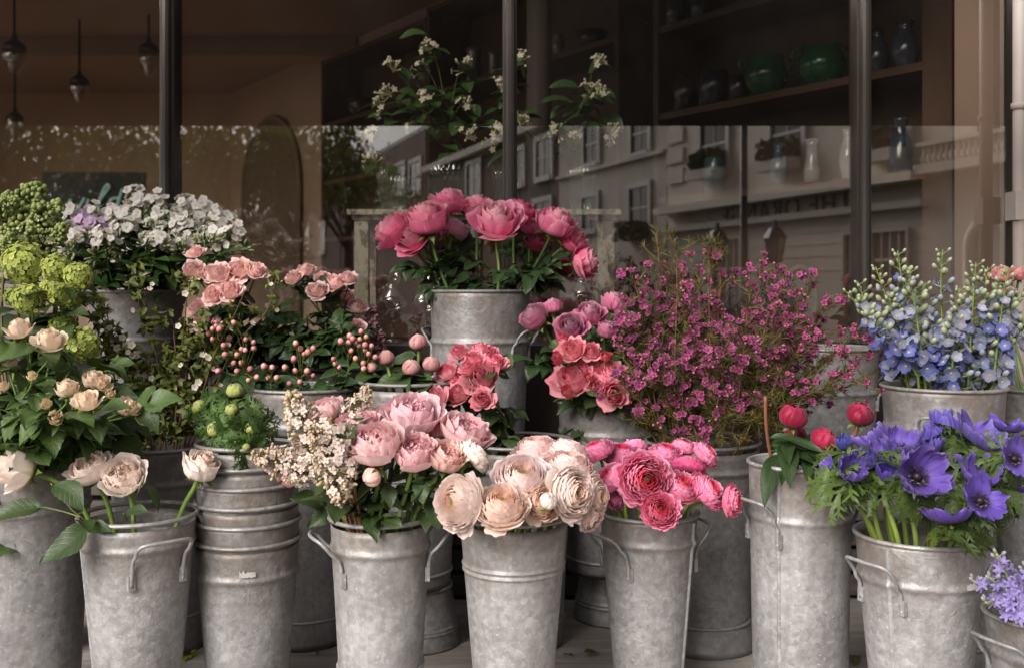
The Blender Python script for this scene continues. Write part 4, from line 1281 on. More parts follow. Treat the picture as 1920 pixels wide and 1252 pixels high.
zp = BUCKETS["P2"]["zr"]
bucket("T2", "flared zinc bucket raised at the back with white phlox", 257, 546, 182, 2.70, zb=zp + .002, wb=.62, beads=((.128, .005),), tint=1.0)
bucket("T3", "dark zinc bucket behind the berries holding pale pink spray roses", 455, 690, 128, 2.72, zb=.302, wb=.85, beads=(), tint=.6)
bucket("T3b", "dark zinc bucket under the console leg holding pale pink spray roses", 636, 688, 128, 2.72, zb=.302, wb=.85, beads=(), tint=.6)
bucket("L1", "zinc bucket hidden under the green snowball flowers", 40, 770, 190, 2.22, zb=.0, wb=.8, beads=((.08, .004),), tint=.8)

# torn paper labels stuck to two of the buckets
for key, az, drop, w, h, nm in (("F8", 30, .070, .026, .014, "torn white paper label"), ("S0", 14, .050, .024, .014, "scuffed pale paper label")):
    b = BUCKETS[key]; m = MB(); q = []
    for k in range(9):
        a = D2R(az) + (k / 8 - .5) * w / b["R"] * 1.2
        z1 = -drop + h * (.5 + .5 * rng.random()) * (1 - .3 * (k % 2)); z0 = -drop - .003 + .002 * rng.random()
        r = b["R"] * (1 - drop / b["H"] * .3) * 1.003 + .0046
        q.append([[b["x"] + r * math.sin(a), b["y"] - r * math.cos(a), b["zr"] + z0], [b["x"] + r * math.sin(a), b["y"] - r * math.cos(a), b["zr"] + z1]])
    m.grid(np.array(q)); child(b["t"], "paper_label", m.mesh("paper_label", mat_plain("paper_" + key, (.62, .56, .52) if key == 'F8' else (.42, .40, .385), .8, var=.2, scale=60), False), label=nm)
# ------------------------------------------------------------------ stems, placing
G_ROSE = (.034, .062, .024); G_DARK = (.022, .046, .018); G_FRESH = (.085, .15, .035); G_STEM = (.10, .16, .04)
LEAF_ROSE = [rose_leaf(s, 5 if s % 2 else 3, G_ROSE).mesh("rose_leaf", M_LEAF) for s in range(5)]
LEAF_DARK = [rose_leaf(s + 20, 5, G_DARK).mesh("dark_rose_leaf", M_LEAF) for s in range(4)]
LEAF_ONE = [single_leaf(s, 1.0, .30, G_ROSE).mesh("broad_leaf", M_LEAF) for s in range(4)]
LEAF_LANCE = [single_leaf(s + 9, 1.0, .15, G_DARK, 0, .35).mesh("narrow_leaf", M_LEAF) for s in range(3)]
LEAF_PHLOX = [single_leaf(s + 19, 1.0, .17, (.05, .095, .03), 0, .25).mesh("phlox_leaf", M_LEAF) for s in range(3)]
FEATHER = [feather(s).mesh("cut_leaf", M_FEATHER) for s in range(5)]
ME_CALYX = calyx_mesh("calyx")
ORD = "first second third fourth fifth sixth seventh eighth ninth tenth eleventh twelfth thirteenth fourteenth fifteenth sixteenth seventeenth eighteenth nineteenth twentieth twenty-first twenty-second twenty-third twenty-fourth twenty-fifth twenty-sixth twenty-seventh twenty-eighth twenty-ninth thirtieth thirty-first thirty-second thirty-third thirty-fourth thirty-fifth thirty-sixth thirty-seventh thirty-eighth thirty-ninth fortieth".split()


def stem_path(bk, end, axis, rs, n=16, spread=.62, deep=.16):
    """From inside the bucket, over the rim plane within its opening, to the bloom's foot."""
    b = BUCKETS[bk]; deep = min(deep, b["H"] * .6)
    dx = end[:2] - np.array([b["x"], b["y"]]); L = np.linalg.norm(dx) + 1e-6
    q = dx / L * min(L * .75, b["R"] * .80) if L > 0 else dx
    q = q + rs.normal(0, .08, 2) * b["R"]
    if np.linalg.norm(q) > b["R"] * .84:
        q = q / np.linalg.norm(q) * b["R"] * .84
    rim = np.array([b["x"] + q[0], b["y"] + q[1], b["zr"]])
    base = np.array([b["x"] + q[0] * .25, b["y"] + q[1] * .25, b["zr"] - deep])
    D = np.linalg.norm(end - rim)
    c1 = rim + unit(rim - base) * D * .4
    c2 = end - unit(axis) * D * .38
    t = np.linspace(0, 1, n)
    return np.concatenate([np.linspace(base, rim, 4)[:-1], bez(rim, c1, c2, end, t)])


def axis_for(bk, c, rs, up=.75, cam=.45, out=.8, jit=.18):
    b = BUCKETS[bk]; o = np.array([c[0] - b["x"], (c[1] - b["y"]), 0]) / b["R"]
    return unit(o * out * .6 + np.array([0, -cam, up]) + rs.normal(0, jit, 3))


def add_leaf(root, meshes, p, d, L, rs, color=None, name="leaf", label=None):
    """A leaf growing at p along d; its face turns up and a little to the viewer."""
    y = unit(d); upv = unit(np.array([0, -.45, 1.0]) + rs.normal(0, .25, 3))
    x = unit(np.cross(y, upv)); z = np.cross(x, y)
    R = np.stack([x, y, z], 1)
    c = color if color is not None else np.ones(3)
    c = np.array(c) * (1 + rs.normal(0, .13))
    return child(root, name, meshes[rs.integers(len(meshes))], mat4(R, p, L), color=np.clip(c, .3, 2.2), label=label)


def leaves_on(root, path, ts, meshes, L, rs, color=None, lift=.15, cam=.35):
    n = len(path)
    for t in ts:
        i = int(np.clip(t, .02, .98) * (n - 1)); p = path[i]
        a = rs.uniform(0, 2 * PI)
        d = np.array([math.cos(a), math.sin(a) * .8 - cam, lift + rs.normal(0, .25)])
        add_leaf(root, meshes, p, d, L * rs.uniform(.75, 1.2), rs, color)


def flower(name, label, cat, group, bk, px, py, size, mesh, dd=0.0, axis=None, hub=.5, rel=1.0, stem_r=.0032, stem_c=G_STEM, calyx=ME_CALYX, tint=None, leaf=None, nleaf=2, leafL=.07, leaf_t=(.25, .8), seed=0, extra=None, bloom="bloom", squash=1.0):
    """One cut stem with one bloom: px, py the bloom's centre, size its width in photograph pixels."""
    rs = np.random.default_rng(seed * 131 + int(px) * 7 + int(py))
    b = BUCKETS[bk]; d = b["y"] + dd
    c = P(px, py, d); s = size / 2 / FPX * d * rel
    ax = axis_for(bk, c, rs) if axis is None else unit([axis[0], -axis[1], axis[2]])
    foot = c - ax * s * hub
    path = stem_path(bk, foot - ax * s * .12, ax, rs)
    t = thing(name, label, cat, path[0], group)
    m = MB(); m.tube(path, np.linspace(stem_r * 1.1, stem_r, len(path)), 7, C=np.array(stem_c) * (1 + rs.normal(0, .1)))
    child(t, "stem", m.mesh("stem", M_STEM))
    R = frame(ax, rs.uniform(0, 6.28))
    bl = child(t, bloom, mesh, mat4(R, foot, s), color=(1, 1, 1) if tint is None else tint)
    if calyx is not None:
        sub(bl, "calyx", calyx)
    if extra is not None:
        extra(t, bl, R, foot, s, ax, rs)
    if leaf is not None:
        leaves_on(t, path[3:], rs.uniform(leaf_t[0], leaf_t[1], nleaf), leaf, leafL, rs)
    return t


def autod(items, bk, k=1.35, jit=.1):
    ys = np.array([i[1] for i in items], float); lo, hi = ys.min(), ys.max() + 1e-3
    return [BUCKETS[bk]["R"] * (.55 - k * (y - lo) / (hi - lo)) + rng.normal(0, jit) * BUCKETS[bk]["R"] for y in ys]


# ------------------------------------------------------------------ hot pink roses
HP = dict(cols=((.58, .05, .17), (.80, .17, .33), (.84, .37, .49)), cin=((.64, .16, .25), (.76, .30, .38), (.82, .46, .52)))
ROSE_HP = [rose(s, o, 28, HP["cols"], HP["cin"], .055, 1.12, 1.1, (.82, .42, .50), .3, .88).mesh("hot_pink_rose", M_PETAL) for s, o in ((1, .35), (2, .5), (3, .2))]
DEEP = (.85, .42, .55)
for i, (px, py, sz, ax, v, tn, dd, lab) in enumerate([
    (737, 434, 74, (-.75, .25, .55), 1, None, -.02, "outermost hot pink rose on the far side from the waxflowers, nodding outward"),
    (776, 444, 66, (-.35, .5, .35), 1, None, -.05, "hot pink rose tucked below the tall upright one, frilled lower petals"),
    (802, 412, 82, (-.12, .42, .85), 2, None, -.08, "big upright hot pink rose with a pale swirled heart, second row of the raised bucket"),
    (842, 380, 66, (.1, .2, .95), 0, None, .02, "highest hot pink rose with ragged petal tips"),
    (895, 391, 62, (.0, .05, 1), 0, None, .04, "flat-topped hot pink rose beside the highest one"),
    (849, 436, 52, (.15, -.45, .8), 2, (1.05, 1.5, 1.5), .04, "paler pink rose seen from behind among the hot pink ones"),
    (932, 415, 88, (.05, .62, .65), 0, (1.05, 1.25, 1.2), -.12, "largest open hot pink rose facing the street with a pale spiral centre"),
    (974, 402, 66, (.25, .15, .9), 1, DEEP, .03, "darker crimson pink rose behind the largest open one"),
    (997, 428, 44, (.1, .2, .9), 2, (.9, .8, .85), .02, "small half-open pink rose between the crimson and the tall end rose"),
    (1041, 420, 74, (.35, .35, .85), 2, None, -.06, "upright pink rose with a furled top near the end of the raised bunch"),
    (1071, 449, 62, (.6, .25, .55), 1, (.95, .8, .85), -.02, "frilly pink rose just below the furled one"),
    (1096, 492, 62, (.85, .42, .12), 0, None, -.06, "lowest hot pink rose facing sideways beyond the rim"),
    (1053, 497, 48, (.5, -.1, .5), 1, (.6, .35, .45), .05, "shaded dark pink rose hanging behind the lowest one"),  # the shaded roses have their shade put into the tint
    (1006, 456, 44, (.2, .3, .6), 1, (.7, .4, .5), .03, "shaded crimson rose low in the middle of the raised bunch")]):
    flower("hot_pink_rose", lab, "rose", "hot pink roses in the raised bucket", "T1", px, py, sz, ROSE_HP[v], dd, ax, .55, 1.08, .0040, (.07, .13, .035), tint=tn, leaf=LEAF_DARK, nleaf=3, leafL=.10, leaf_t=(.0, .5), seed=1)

# ------------------------------------------------------------------ mauve roses
MV = dict(cols=((.42, .06, .15), (.56, .16, .28), (.62, .27, .38)), cin=((.34, .10, .19), (.48, .20, .31), (.60, .34, .44)))
ROSE_MV = [rose(s, o, 26, MV["cols"], MV["cin"], .03, 1.12).mesh("mauve_rose", M_PETAL) for s, o in ((5, .2), (6, .45))]
for px, py, sz, ax, v, dd, lab in [
    (1001, 595, 62, (-.55, .35, .6), 0, -.06, "big mauve rose at the outer end leaning toward the zinc bucket"), (1036, 576, 46, (-.1, -.1, .9), 0, .03, "mauve rose half hidden behind the outer big one"),
    (1071, 612, 58, (-.1, .7, .5), 1, -.10, "darker mauve rose facing the street with a swirled heart"), (1107, 588, 58, (.0, .5, .8), 1, -.03, "lilac mauve rose with an open pale swirl on top"),
    (1138, 618, 44, (.1, .35, .6), 0, -.08, "small closed mauve rose below the two open ones"), (1152, 568, 58, (.2, .1, .9), 0, .04, "tall pale mauve rose beside the waxflowers"), (1176, 600, 50, (.3, .4, .7), 1, -.02, "mauve rose half covered by waxflower sprigs")]:
    flower("mauve_rose", lab, "rose", "mauve roses", "M5b", px, py, sz, ROSE_MV[v], dd, ax, .6, 1.02, .0036, (.06, .09, .03), tint=np.array([1, 1, 1]) * rng.uniform(.85, 1.12), leaf=LEAF_DARK, nleaf=3, leafL=.11, leaf_t=(.2, .8), seed=2)

# ------------------------------------------------------------------ spray roses
def spray(name, label, cat, group, bk, blooms, meshes, dd, leaf, nleaf, leafL, stem_c, bud=None, tints=None, seed=0, node=.55, sub_c=None, leaf_t=(.1, .95), cam=.5, stem_r=.0026, leafcol=None):
    """A branching stem: blooms = [(px, py, size[, is_bud])]."""
    rs = np.random.default_rng(seed); b = BUCKETS[bk]
    ctr = np.mean([[q[0], q[1]] for q in blooms], 0); top = min(q[1] for q in blooms)
    d0 = b["y"] + dd
    C = P(ctr[0], ctr[1], d0); rim = np.array([b["x"], b["y"], b["zr"]])
    nd = rim + (C - rim) * node; nd[2] = lerp(b["zr"], C[2], node)
    path = stem_path(bk, nd, unit(C - rim), rs, n=10)
    t = thing(name, label, cat, path[0], group)
    m = MB(); m.tube(path, stem_r * 1.15, 6, C=stem_c); allp = [path]
    put = []
    for j, q in enumerate(blooms):
        isb = len(q) > 3 and q[3]
        d = d0 - .05 * (q[1] - ctr[1]) / 40.0 + rs.normal(0, .012)
        c = P(q[0], q[1], d); s = q[2] / 2 / FPX * d * 1.12
        o = (c - nd); ax = unit(unit(o) * .8 + np.array([0, -cam, .45]) + rs.normal(0, .16, 3))
        if len(q) > 4:
            ax = unit([q[4][0], -q[4][1], q[4][2]])
        foot = c - ax * s * .55
        st = path[-1 - (j % 3)]; D = np.linalg.norm(foot - st)
        tw = bez(st, st + unit(path[-1] - path[-2]) * D * .4, foot - ax * D * .3, foot - ax * s * .1, np.linspace(0, 1, 9))
        m.tube(tw, stem_r * .75, 6, C=sub_c if sub_c is not None else stem_c); put.append((q, foot, ax, s, isb)); allp.append(tw)
    child(t, "stem", m.mesh("stem", M_STEM))
    for q, foot, ax, s, isb in put:
        me = bud if (isb and bud is not None) else meshes[rs.integers(len(meshes))]
        tn = np.array([1, 1, 1]) * (1 + rs.normal(0, .06)) if tints is None else np.array(tints[rs.integers(len(tints))]) * (1 + rs.normal(0, .05))
        bl = child(t, "bud" if isb else "bloom", me, mat4(frame(ax, rs.uniform(0, 6)), foot, s), color=tn)
        sub(bl, "calyx", ME_CALYX)
    for k in range(nleaf):
        p = allp[rs.integers(len(allp))] if k % 2 else path
        leaves_on(t, p, [rs.uniform(*leaf_t)], leaf, leafL, rs, leafcol)
    return t


CR = dict(cols=((.70, .30, .32), (.84, .42, .46), (.74, .16, .25)), cin=((.64, .09, .15), (.80, .34, .38), (.72, .13, .22)))
ROSE_CORAL = [rose(s, o, 22, CR["cols"], CR["cin"], .06, fleck=(.62, .02, .10), pf=.3).mesh("coral_spray_rose", M_PETAL) for s, o in ((8, .6), (9, .35))]
CRB = dict(cols=((.5, .10, .08), (.66, .10, .13), (.5, .02, .05)))
BUD_CORAL = rose(10, .0, 12, CRB["cols"], None, .03, 1.25, fleck=(.85, .5, .5), pf=.35).mesh("coral_rose_bud", M_PETAL)
GL = "coral spray roses"
spray("coral_spray_rose", "coral spray rose stem with the lowest salmon bloom over the pale pink roses", "spray rose", GL, "M5", [(817, 745, 48), (837, 696, 42), (853, 712, 34), (860, 736, 44)], ROSE_CORAL, -.10, LEAF_ROSE, 4, .10, G_STEM, BUD_CORAL, seed=31, leaf_t=(.3, .8))
spray("coral_spray_rose", "coral spray rose stem with the largest ruffled bloom and a small round bud below", "spray rose", GL, "M5", [(901, 707, 62), (904, 747, 38), (876, 688, 32), (927, 678, 40)], ROSE_CORAL, -.12, LEAF_ROSE, 7, .11, G_STEM, BUD_CORAL, seed=32, leaf_t=(.1, .8))
spray("coral_spray_rose", "coral spray rose stem reaching highest in front of the raised bucket", "spray rose", GL, "M5", [(860, 660, 36), (899, 654, 36), (889, 674, 38), (917, 662, 34)], ROSE_CORAL, -.06, LEAF_ROSE, 6, .10, G_STEM, BUD_CORAL, seed=33, leaf_t=(.1, .8))
spray("coral_spray_rose", "coral spray rose stem with a red tipped bud on top, beside the mauve roses", "spray rose", GL, "M5b", [(1053, 634, 26, True), (1071, 656, 48), (1110, 658, 34), (1046, 672, 27, True), (1137, 669, 25, True)], ROSE_CORAL, -.16, LEAF_ROSE, 5, .10, G_STEM, BUD_CORAL, seed=34, leaf_t=(.1, .7))
spray("coral_spray_rose", "coral spray rose stem with one broad ruffled salmon bloom and a dark bud before it", "spray rose", GL, "M5b", [(1071, 712, 70), (1063, 735, 28, True), (1105, 708, 20, True)], ROSE_CORAL, -.18, LEAF_ROSE, 6, .11, G_STEM, BUD_CORAL, seed=35, leaf_t=(.1, .8))
spray("coral_spray_rose", "coral spray rose stem touching the waxflowers with the lowest pink bloom", "spray rose", GL, "M5b", [(1147, 698, 48), (1112, 693, 36), (1117, 724, 34), (1150, 738, 54)], ROSE_CORAL, -.17, LEAF_ROSE, 6, .11, G_STEM, BUD_CORAL, seed=36, leaf_t=(.1, .8))

SP = dict(cols=((.70, .48, .42), (.84, .58, .54), (.86, .66, .63)), cin=((.80, .42, .38), (.84, .54, .50), (.87, .66, .63)))
ROSE_SP = [rose(s, o, 22, SP["cols"], SP["cin"], .05).mesh("pale_pink_spray_rose", M_PETAL) for s, o in ((12, .5), (13, .7))]
BUD_SP = rose(14, 0, 12, ((.5, .3, .12), (.66, .35, .2), (.7, .4, .3)), None, .03, 1.2).mesh("peach_rose_bud", M_PETAL)
GL = "pale pink spray roses at the back"
for k, (bk, bl, lab) in enumerate([
    ("T3", [(362, 505, 36), (391, 512, 32), (367, 472, 28)], "pale pink spray rose stem rising into the white phlox"), ("T3", [(414, 512, 42), (448, 505, 42), (482, 507, 34), (467, 500, 16, True)], "pale pink spray rose stem with a row of four blooms level along the top"),
    ("T3", [(400, 552, 34), (431, 544, 42)], "pale pink spray rose stem with two blooms side by side in mid height"), ("T3", [(370, 576, 34), (379, 597, 44)], "pale pink spray rose stem with the lowest large bloom above the berries"),
    ("T3b", [(573, 505, 32), (548, 521, 32), (605, 520, 28)], "pale pink spray rose stem topping the second bunch beneath the brick reflection"), ("T3b", [(594, 544, 37), (629, 529, 36), (654, 520, 28)], "pale pink spray rose stem with a full bloom at the middle of the second bunch"),
    ("T3b", [(645, 552, 33), (669, 574, 33), (670, 614, 28)], "pale pink spray rose stem bending down toward the dusty lilac sprig")]):
    spray("pale_spray_rose", lab, "spray rose", GL, bk, bl, ROSE_SP, (-.26 if bk == "T3" else -.08) - .03 * (k % 3), LEAF_DARK, 11, .085, (.07, .12, .03), BUD_SP, seed=40 + k, leaf_t=(.0, .9))

CS = dict(cols=((.60, .52, .28), (.82, .68, .52), (.85, .72, .58)), cin=((.78, .58, .38), (.83, .67, .50), (.86, .74, .60)))
ROSE_CS = [rose(s, o, 20, CS["cols"], CS["cin"], .04, 1.15).mesh("cream_spray_rose", M_PETAL) for s, o in ((16, .2), (17, .4))]
BUD_CS = rose(18, 0, 12, ((.36, .38, .10), (.7, .58, .36), (.76, .6, .4)), None, .03, 1.25).mesh("cream_rose_bud", M_PETAL)
GL = "cream spray roses in the end bucket"
U_ = (0, .35, .95)
for k, (bl, lab, dd) in enumerate([
    ([(36, 618, 48, False, (-.1, .3, .95)), (92, 640, 54, False, (.05, .45, .9))], "cream spray rose stem with the two highest blooms under the green snowballs", -.10),
    ([(13, 678, 42, False, U_), (8, 724, 20, True), (60, 705, 20, True)], "cream spray rose stem with a peach bloom at the picture edge", -.13),
    ([(126, 729, 42, False, (.05, .4, .9)), (87, 757, 22, True), (105, 783, 30, True)], "cream spray rose stem with a round half-open bud above the big serrated leaves", -.15),
    ([(163, 752, 46, False, (.05, .45, .9)), (150, 745, 24, True)], "cream spray rose stem with one crisp bloom on a bright bent stalk", -.16),
    ([(174, 712, 42, False, (.1, .3, .9)), (190, 718, 32), (207, 738, 20, True)], "cream spray rose stem with a leaf crossing its paired blooms", -.06),
    ([(235, 762, 38, False, (.6, .3, .5)), (252, 767, 26, True)], "cream spray rose stem reaching sideways over the twig bucket", -.08)]):
    spray("cream_spray_rose", lab, "spray rose", GL, "F1", bl, ROSE_CS, dd - .03, LEAF_ROSE, 11, .105, (.10, .17, .05), BUD_CS, seed=60 + k, leaf_t=(.0, .95), node=.62, leafcol=(1.45, 1.5, 1.25))
# extra leafy stems thicken the bunch
for k, (px, py) in enumerate([(20, 760), (70, 790), (120, 800), (175, 800), (205, 790), (45, 700), (150, 690), (100, 720), (10, 810), (200, 700), (30, 830), (85, 830), (150, 780), (60, 740), (130, 750), (5, 740)]):
    rs = np.random.default_rng(90 + k); c = P(px, py, BUCKETS["F1"]["y"] + .04 + rs.normal(0, .05)); path = stem_path("F1", c, np.array([0, -.3, 1]), rs)
    t = thing("rose_foliage_stem", "flowerless rose stem with dark leaves packed among the cream spray roses", "foliage", path[0], "leafy rose stems in the end bucket")
    m = MB(); m.tube(path, .0022, 6, C=(.08, .14, .04)); child(t, "stem", m.mesh("stem", M_STEM))
    leaves_on(t, path[3:], rs.uniform(.3, 1, 7), LEAF_ROSE, .10, rs, np.array([1.4, 1.45, 1.2]) * rs.uniform(.7, 1.15))

for k, (bk, px, py) in enumerate([("T3", 420, 610), ("T3", 455, 625), ("T3", 490, 590), ("T3", 440, 570), ("T3", 500, 640), ("T3b", 540, 620), ("T3b", 575, 590), ("T3b", 610, 600), ("T3b", 640, 620), ("T3b", 560, 650), ("T3b", 620, 650)]):
    rs = np.random.default_rng(130 + k); c = P(px, py, BUCKETS[bk]["y"] - .12 + rs.normal(0, .05)); path = stem_path(bk, c, np.array([0, -.3, 1]), rs)
    t = thing("rose_foliage_stem", "flowerless dark leafy rose stem packed among the pale pink spray roses behind the berries", "foliage", path[0], "dark leafy stems behind the berries")
    m = MB(); m.tube(path, .0022, 6, C=(.06, .10, .03)); child(t, "stem", m.mesh("stem", M_STEM))
    leaves_on(t, path[3:], rs.uniform(.3, 1, 7), LEAF_DARK, .095, rs, np.array([1.1, 1.15, 1.0]) * rs.uniform(.8, 1.2))

# ------------------------------------------------------------------ big cream roses (front bucket)
CG = dict(cols=((.56, .58, .30), (.92, .85, .79), (.90, .80, .74)), cin=((.88, .64, .52), (.91, .77, .67), (.92, .84, .77)))
CREAM_OPEN = [garden_rose(21, .7, CG["cols"], CG["cin"]).mesh("cream_garden_rose", M_PETAL), rose(22, .25, 26, CG["cols"], ((.82, .5, .42), (.82, .62, .54), (.82, .68, .6)), .05, 1.2).mesh("cream_rose", M_PETAL), rose(23, .32, 22, ((.54, .56, .28), (.90, .82, .74), (.89, .78, .70)), None, .05, 1.45).mesh("cream_rose_closed", M_PETAL)]
GL = "big cream roses in the front bucket"
for px, py, sz, ax, v, dd, lab in [(40, 880, 82, (-.80, .42, .35), 2, -.07, "half-closed cream rose lying sideways over the end bucket"), (170, 880, 80, (-.25, .40, .85), 0, -.04, "open cream rose tucked behind the flat apricot-hearted one"),
                                   (231, 893, 82, (.02, .72, .65), 0, -.06, "flat open cream rose with an apricot heart facing the street"), (379, 876, 78, (.38, .32, .85), 1, -.02, "tall shapely cream rose leaning alone toward the nested stack")]:
    f = flower("cream_rose", lab, "rose", GL, "F2", px, py, sz, CREAM_OPEN[v], dd, ax, .55, 1.0, .0042, (.13, .22, .05), seed=4, leaf=None)
rs = np.random.default_rng(5)
t = f
m = MB()
for pl in ([(205, 968, 1.80), (170, 982, 1.747), (135, 955, 1.742), (95, 905, 1.744)], [(150, 968, 1.744), (118, 958, 1.742), (84, 950, 1.744)], [(172, 984, 1.748), (160, 980, 1.745), (154, 976, 1.745)], [(250, 975, 1.80), (252, 940, 1.79), (265, 906, 1.747)], [(238, 975, 1.80), (234, 966, 1.76), (232, 962, 1.746)]):
    m.tube([P(*q) for q in pl], .0013, 5, C=(.10, .13, .04))
child(t, "leaf_stalk", m.mesh("leaf_stalk", M_STEM))
for (px, py), d, L in [((95, 905), (.6, -.3, -.3), .075), ((85, 950), (-.9, -.3, .02), .085), ((155, 975), (.35, -.5, .1), .06), ((170, 980), (-.55, -.5, -.3), .095), ((165, 985), (.7, -.4, .1), .05), ((265, 905), (.25, .1, -.3), .06), ((232, 962), (.5, -.2, .15), .045)]:
    add_leaf(t, LEAF_ONE, P(px, py, 1.745), np.array(d), L, rs, (.95, .98, 1.0))

# ------------------------------------------------------------------ pale pink garden roses
PG = dict(cols=((.74, .56, .48), (.87, .64, .63), (.88, .70, .69)), cin=((.80, .30, .37), (.86, .52, .54), (.88, .68, .69)))
ROSE_PG = [garden_rose(s, o, PG["cols"], PG["cin"]).mesh("pale_pink_garden_rose", M_PETAL) for s, o in ((25, .15), (26, .5), (27, .8))]
GL = "pale pink garden roses"
for px, py, sz, ax, v, dd, tn, lab in [
    (706, 834, 86, (-.12, .55, .8), 0, -.13, None, "large rounded pale pink rose in the middle with smooth outer petals"), (775, 850, 72, (.1, .6, .75), 0, -.12, (1, .92, .95), "pale pink rose with a deeper pink crumpled heart, beside the large rounded one"),
    (772, 778, 90, (.12, .42, .85), 2, -.02, (.98, .95, 1.02), "broad flat pale pink rose at the back beneath the peony buds"), (722, 775, 52, (-.3, -.2, .9), 0, .02, (1, 1.15, 1.12), "whitish pink rose half hidden behind the broad flat one"),
    (670, 802, 74, (-.15, .25, .9), 1, -.05, (1, .85, .9), "pink rose with a hot pink centre rising behind the lilac"), (612, 770, 58, (-.3, .2, .9), 0, .03, (.95, .88, .88), "dusty pink rose poking out above the lilac"),
    (873, 812, 80, (.4, .3, .8), 2, -.03, (.97, .9, .94), "wide dusky pink rose at the outer edge over the ivory ranunculus"), (834, 857, 66, (.3, .35, .8), 1, -.10, (1, .95, .85), "browning pink rose with a bruised outer petal"),
    (818, 806, 44, (.1, .1, .9), 0, .0, (.95, .6, .65), "small crimson flushed rose wedged between the paler ones"), (550, 882, 58, (-.6, .2, .3), 0, .03, (1, .85, .82), "salmon pink rose hidden under the lilac heads")]:
    flower("garden_rose", lab, "rose", GL, "F4", px, py, sz, ROSE_PG[v], dd, ax, .52, 1.18, .0042, (.13, .20, .06), tint=tn, leaf=LEAF_ROSE, nleaf=3, leafL=.10, leaf_t=(.0, .7), seed=6)
fp = flower("garden_rose", "pale pink rose with a single petal fallen open below it", "rose", GL, "F4", 699, 893, 40, ball_bud(90, 3, ((.75, .5, .42), (.8, .58, .5), (.82, .64, .58))).mesh("drooping_petal", M_PETAL), -.15, (-.4, .6, -.2), .5, 1.0, .003, (.13, .2, .06), seed=6)

# ------------------------------------------------------------------ ranunculus
IV = dict(cols=((.72, .60, .48), (.90, .81, .75), (.87, .72, .68)), cin=((.80, .62, .36), (.89, .74, .60), (.88, .68, .60)))
RAN_IV = [ranunculus(s, o, IV["cols"], IV["cin"], (.30, .26, .06), 76, 3, .55).mesh("ivory_ranunculus", M_PETAL) for s, o in ((30, .45), (31, .8), (32, .6))]
BUD_IV = ball_bud(33, 8, ((.6, .55, .35), (.82, .74, .68), (.84, .74, .70)), None, 1.3, .05).mesh("ivory_ranunculus_bud", M_PETAL)
GL = "ivory ranunculus"
for px, py, sz, ax, v, dd, tn, lab in [
    (861, 942, 92, (-.62, .70, .22), 0, -.15, None, "ivory ranunculus turned sideways over the rim beside the pale pink roses"), (941, 949, 88, (.0, .58, .80), 1, -.16, (1, .95, .9), "peach ivory ranunculus with a yellow-green heart, lowest in the middle"),
    (980, 899, 100, (.02, .62, .76), 2, -.10, (1, 1, 1.06), "largest ivory ranunculus, fully open with a blush edge, in the middle of the bunch"), (1015, 940, 66, (.1, .75, .3), 0, -.13, (1, .92, .82), "peach ivory ranunculus half hidden behind a white bud"),
    (1071, 923, 84, (.58, .76, .15), 0, -.14, None, "ivory ranunculus with dark stamens facing aside, toward the pink bunch"), (1112, 931, 70, (.72, .50, .10), 2, -.08, (1, .96, .9), "outermost ivory ranunculus overlapping the pink ones"),
    (1068, 874, 76, (.1, .15, .9), 2, -.02, (1, .92, .94), "blush ivory ranunculus seen from the side above the sideways pair"), (1006, 846, 80, (-.1, .12, .9), 1, .05, (1, .90, .94), "blush ranunculus seen from the side at the back of the ivory bunch"),
    (1066, 848, 70, (.25, .0, .85), 2, .04, (1, .92, .95), "smooth blush ranunculus furthest back, beside the pink bunch"), (1108, 972, 46, (.45, .5, -.3), 0, -.10, (.95, .88, .88), "drooping ivory ranunculus hanging below the rim"),
    (888, 855, 64, (.55, -.1, .55), 0, -.05, (1, 1.03, 1.02), "white ranunculus turned away below the dusky pink rose")]:
    flower("ivory_ranunculus", lab, "ranunculus", GL, "F5", px, py, sz, RAN_IV[v], dd, ax, .38, 1.06, .0034, (.16, .24, .06), calyx=ME_CALYX, tint=tn, seed=7)
flower("ivory_ranunculus", "white ranunculus bud with green sepals in front of the ivory blooms", "ranunculus", GL, "F5", 1029, 938, 36, BUD_IV, -.19, (.1, .6, .5), .6, 1, .003, (.16, .24, .06), seed=8)
flower("ivory_ranunculus", "tiny ivory ranunculus bud standing at the back of the bunch", "ranunculus", GL, "F5", 963, 860, 28, BUD_IV, -.02, (-.2, .2, .9), .6, 1, .003, (.16, .24, .06), seed=8)
PK = dict(cols=((.66, .10, .25), (.87, .29, .48), (.88, .50, .63)), cin=((.68, .01, .06), (.78, .025, .11), (.82, .10, .20)))
RAN_PK = [ranunculus(s, o, PK["cols"], PK["cin"], (.16, .15, .05), 70).mesh("pink_ranunculus", M_PETAL) for s, o in ((35, .85), (36, .4), (37, .6))]
GL = "bright pink ranunculus"
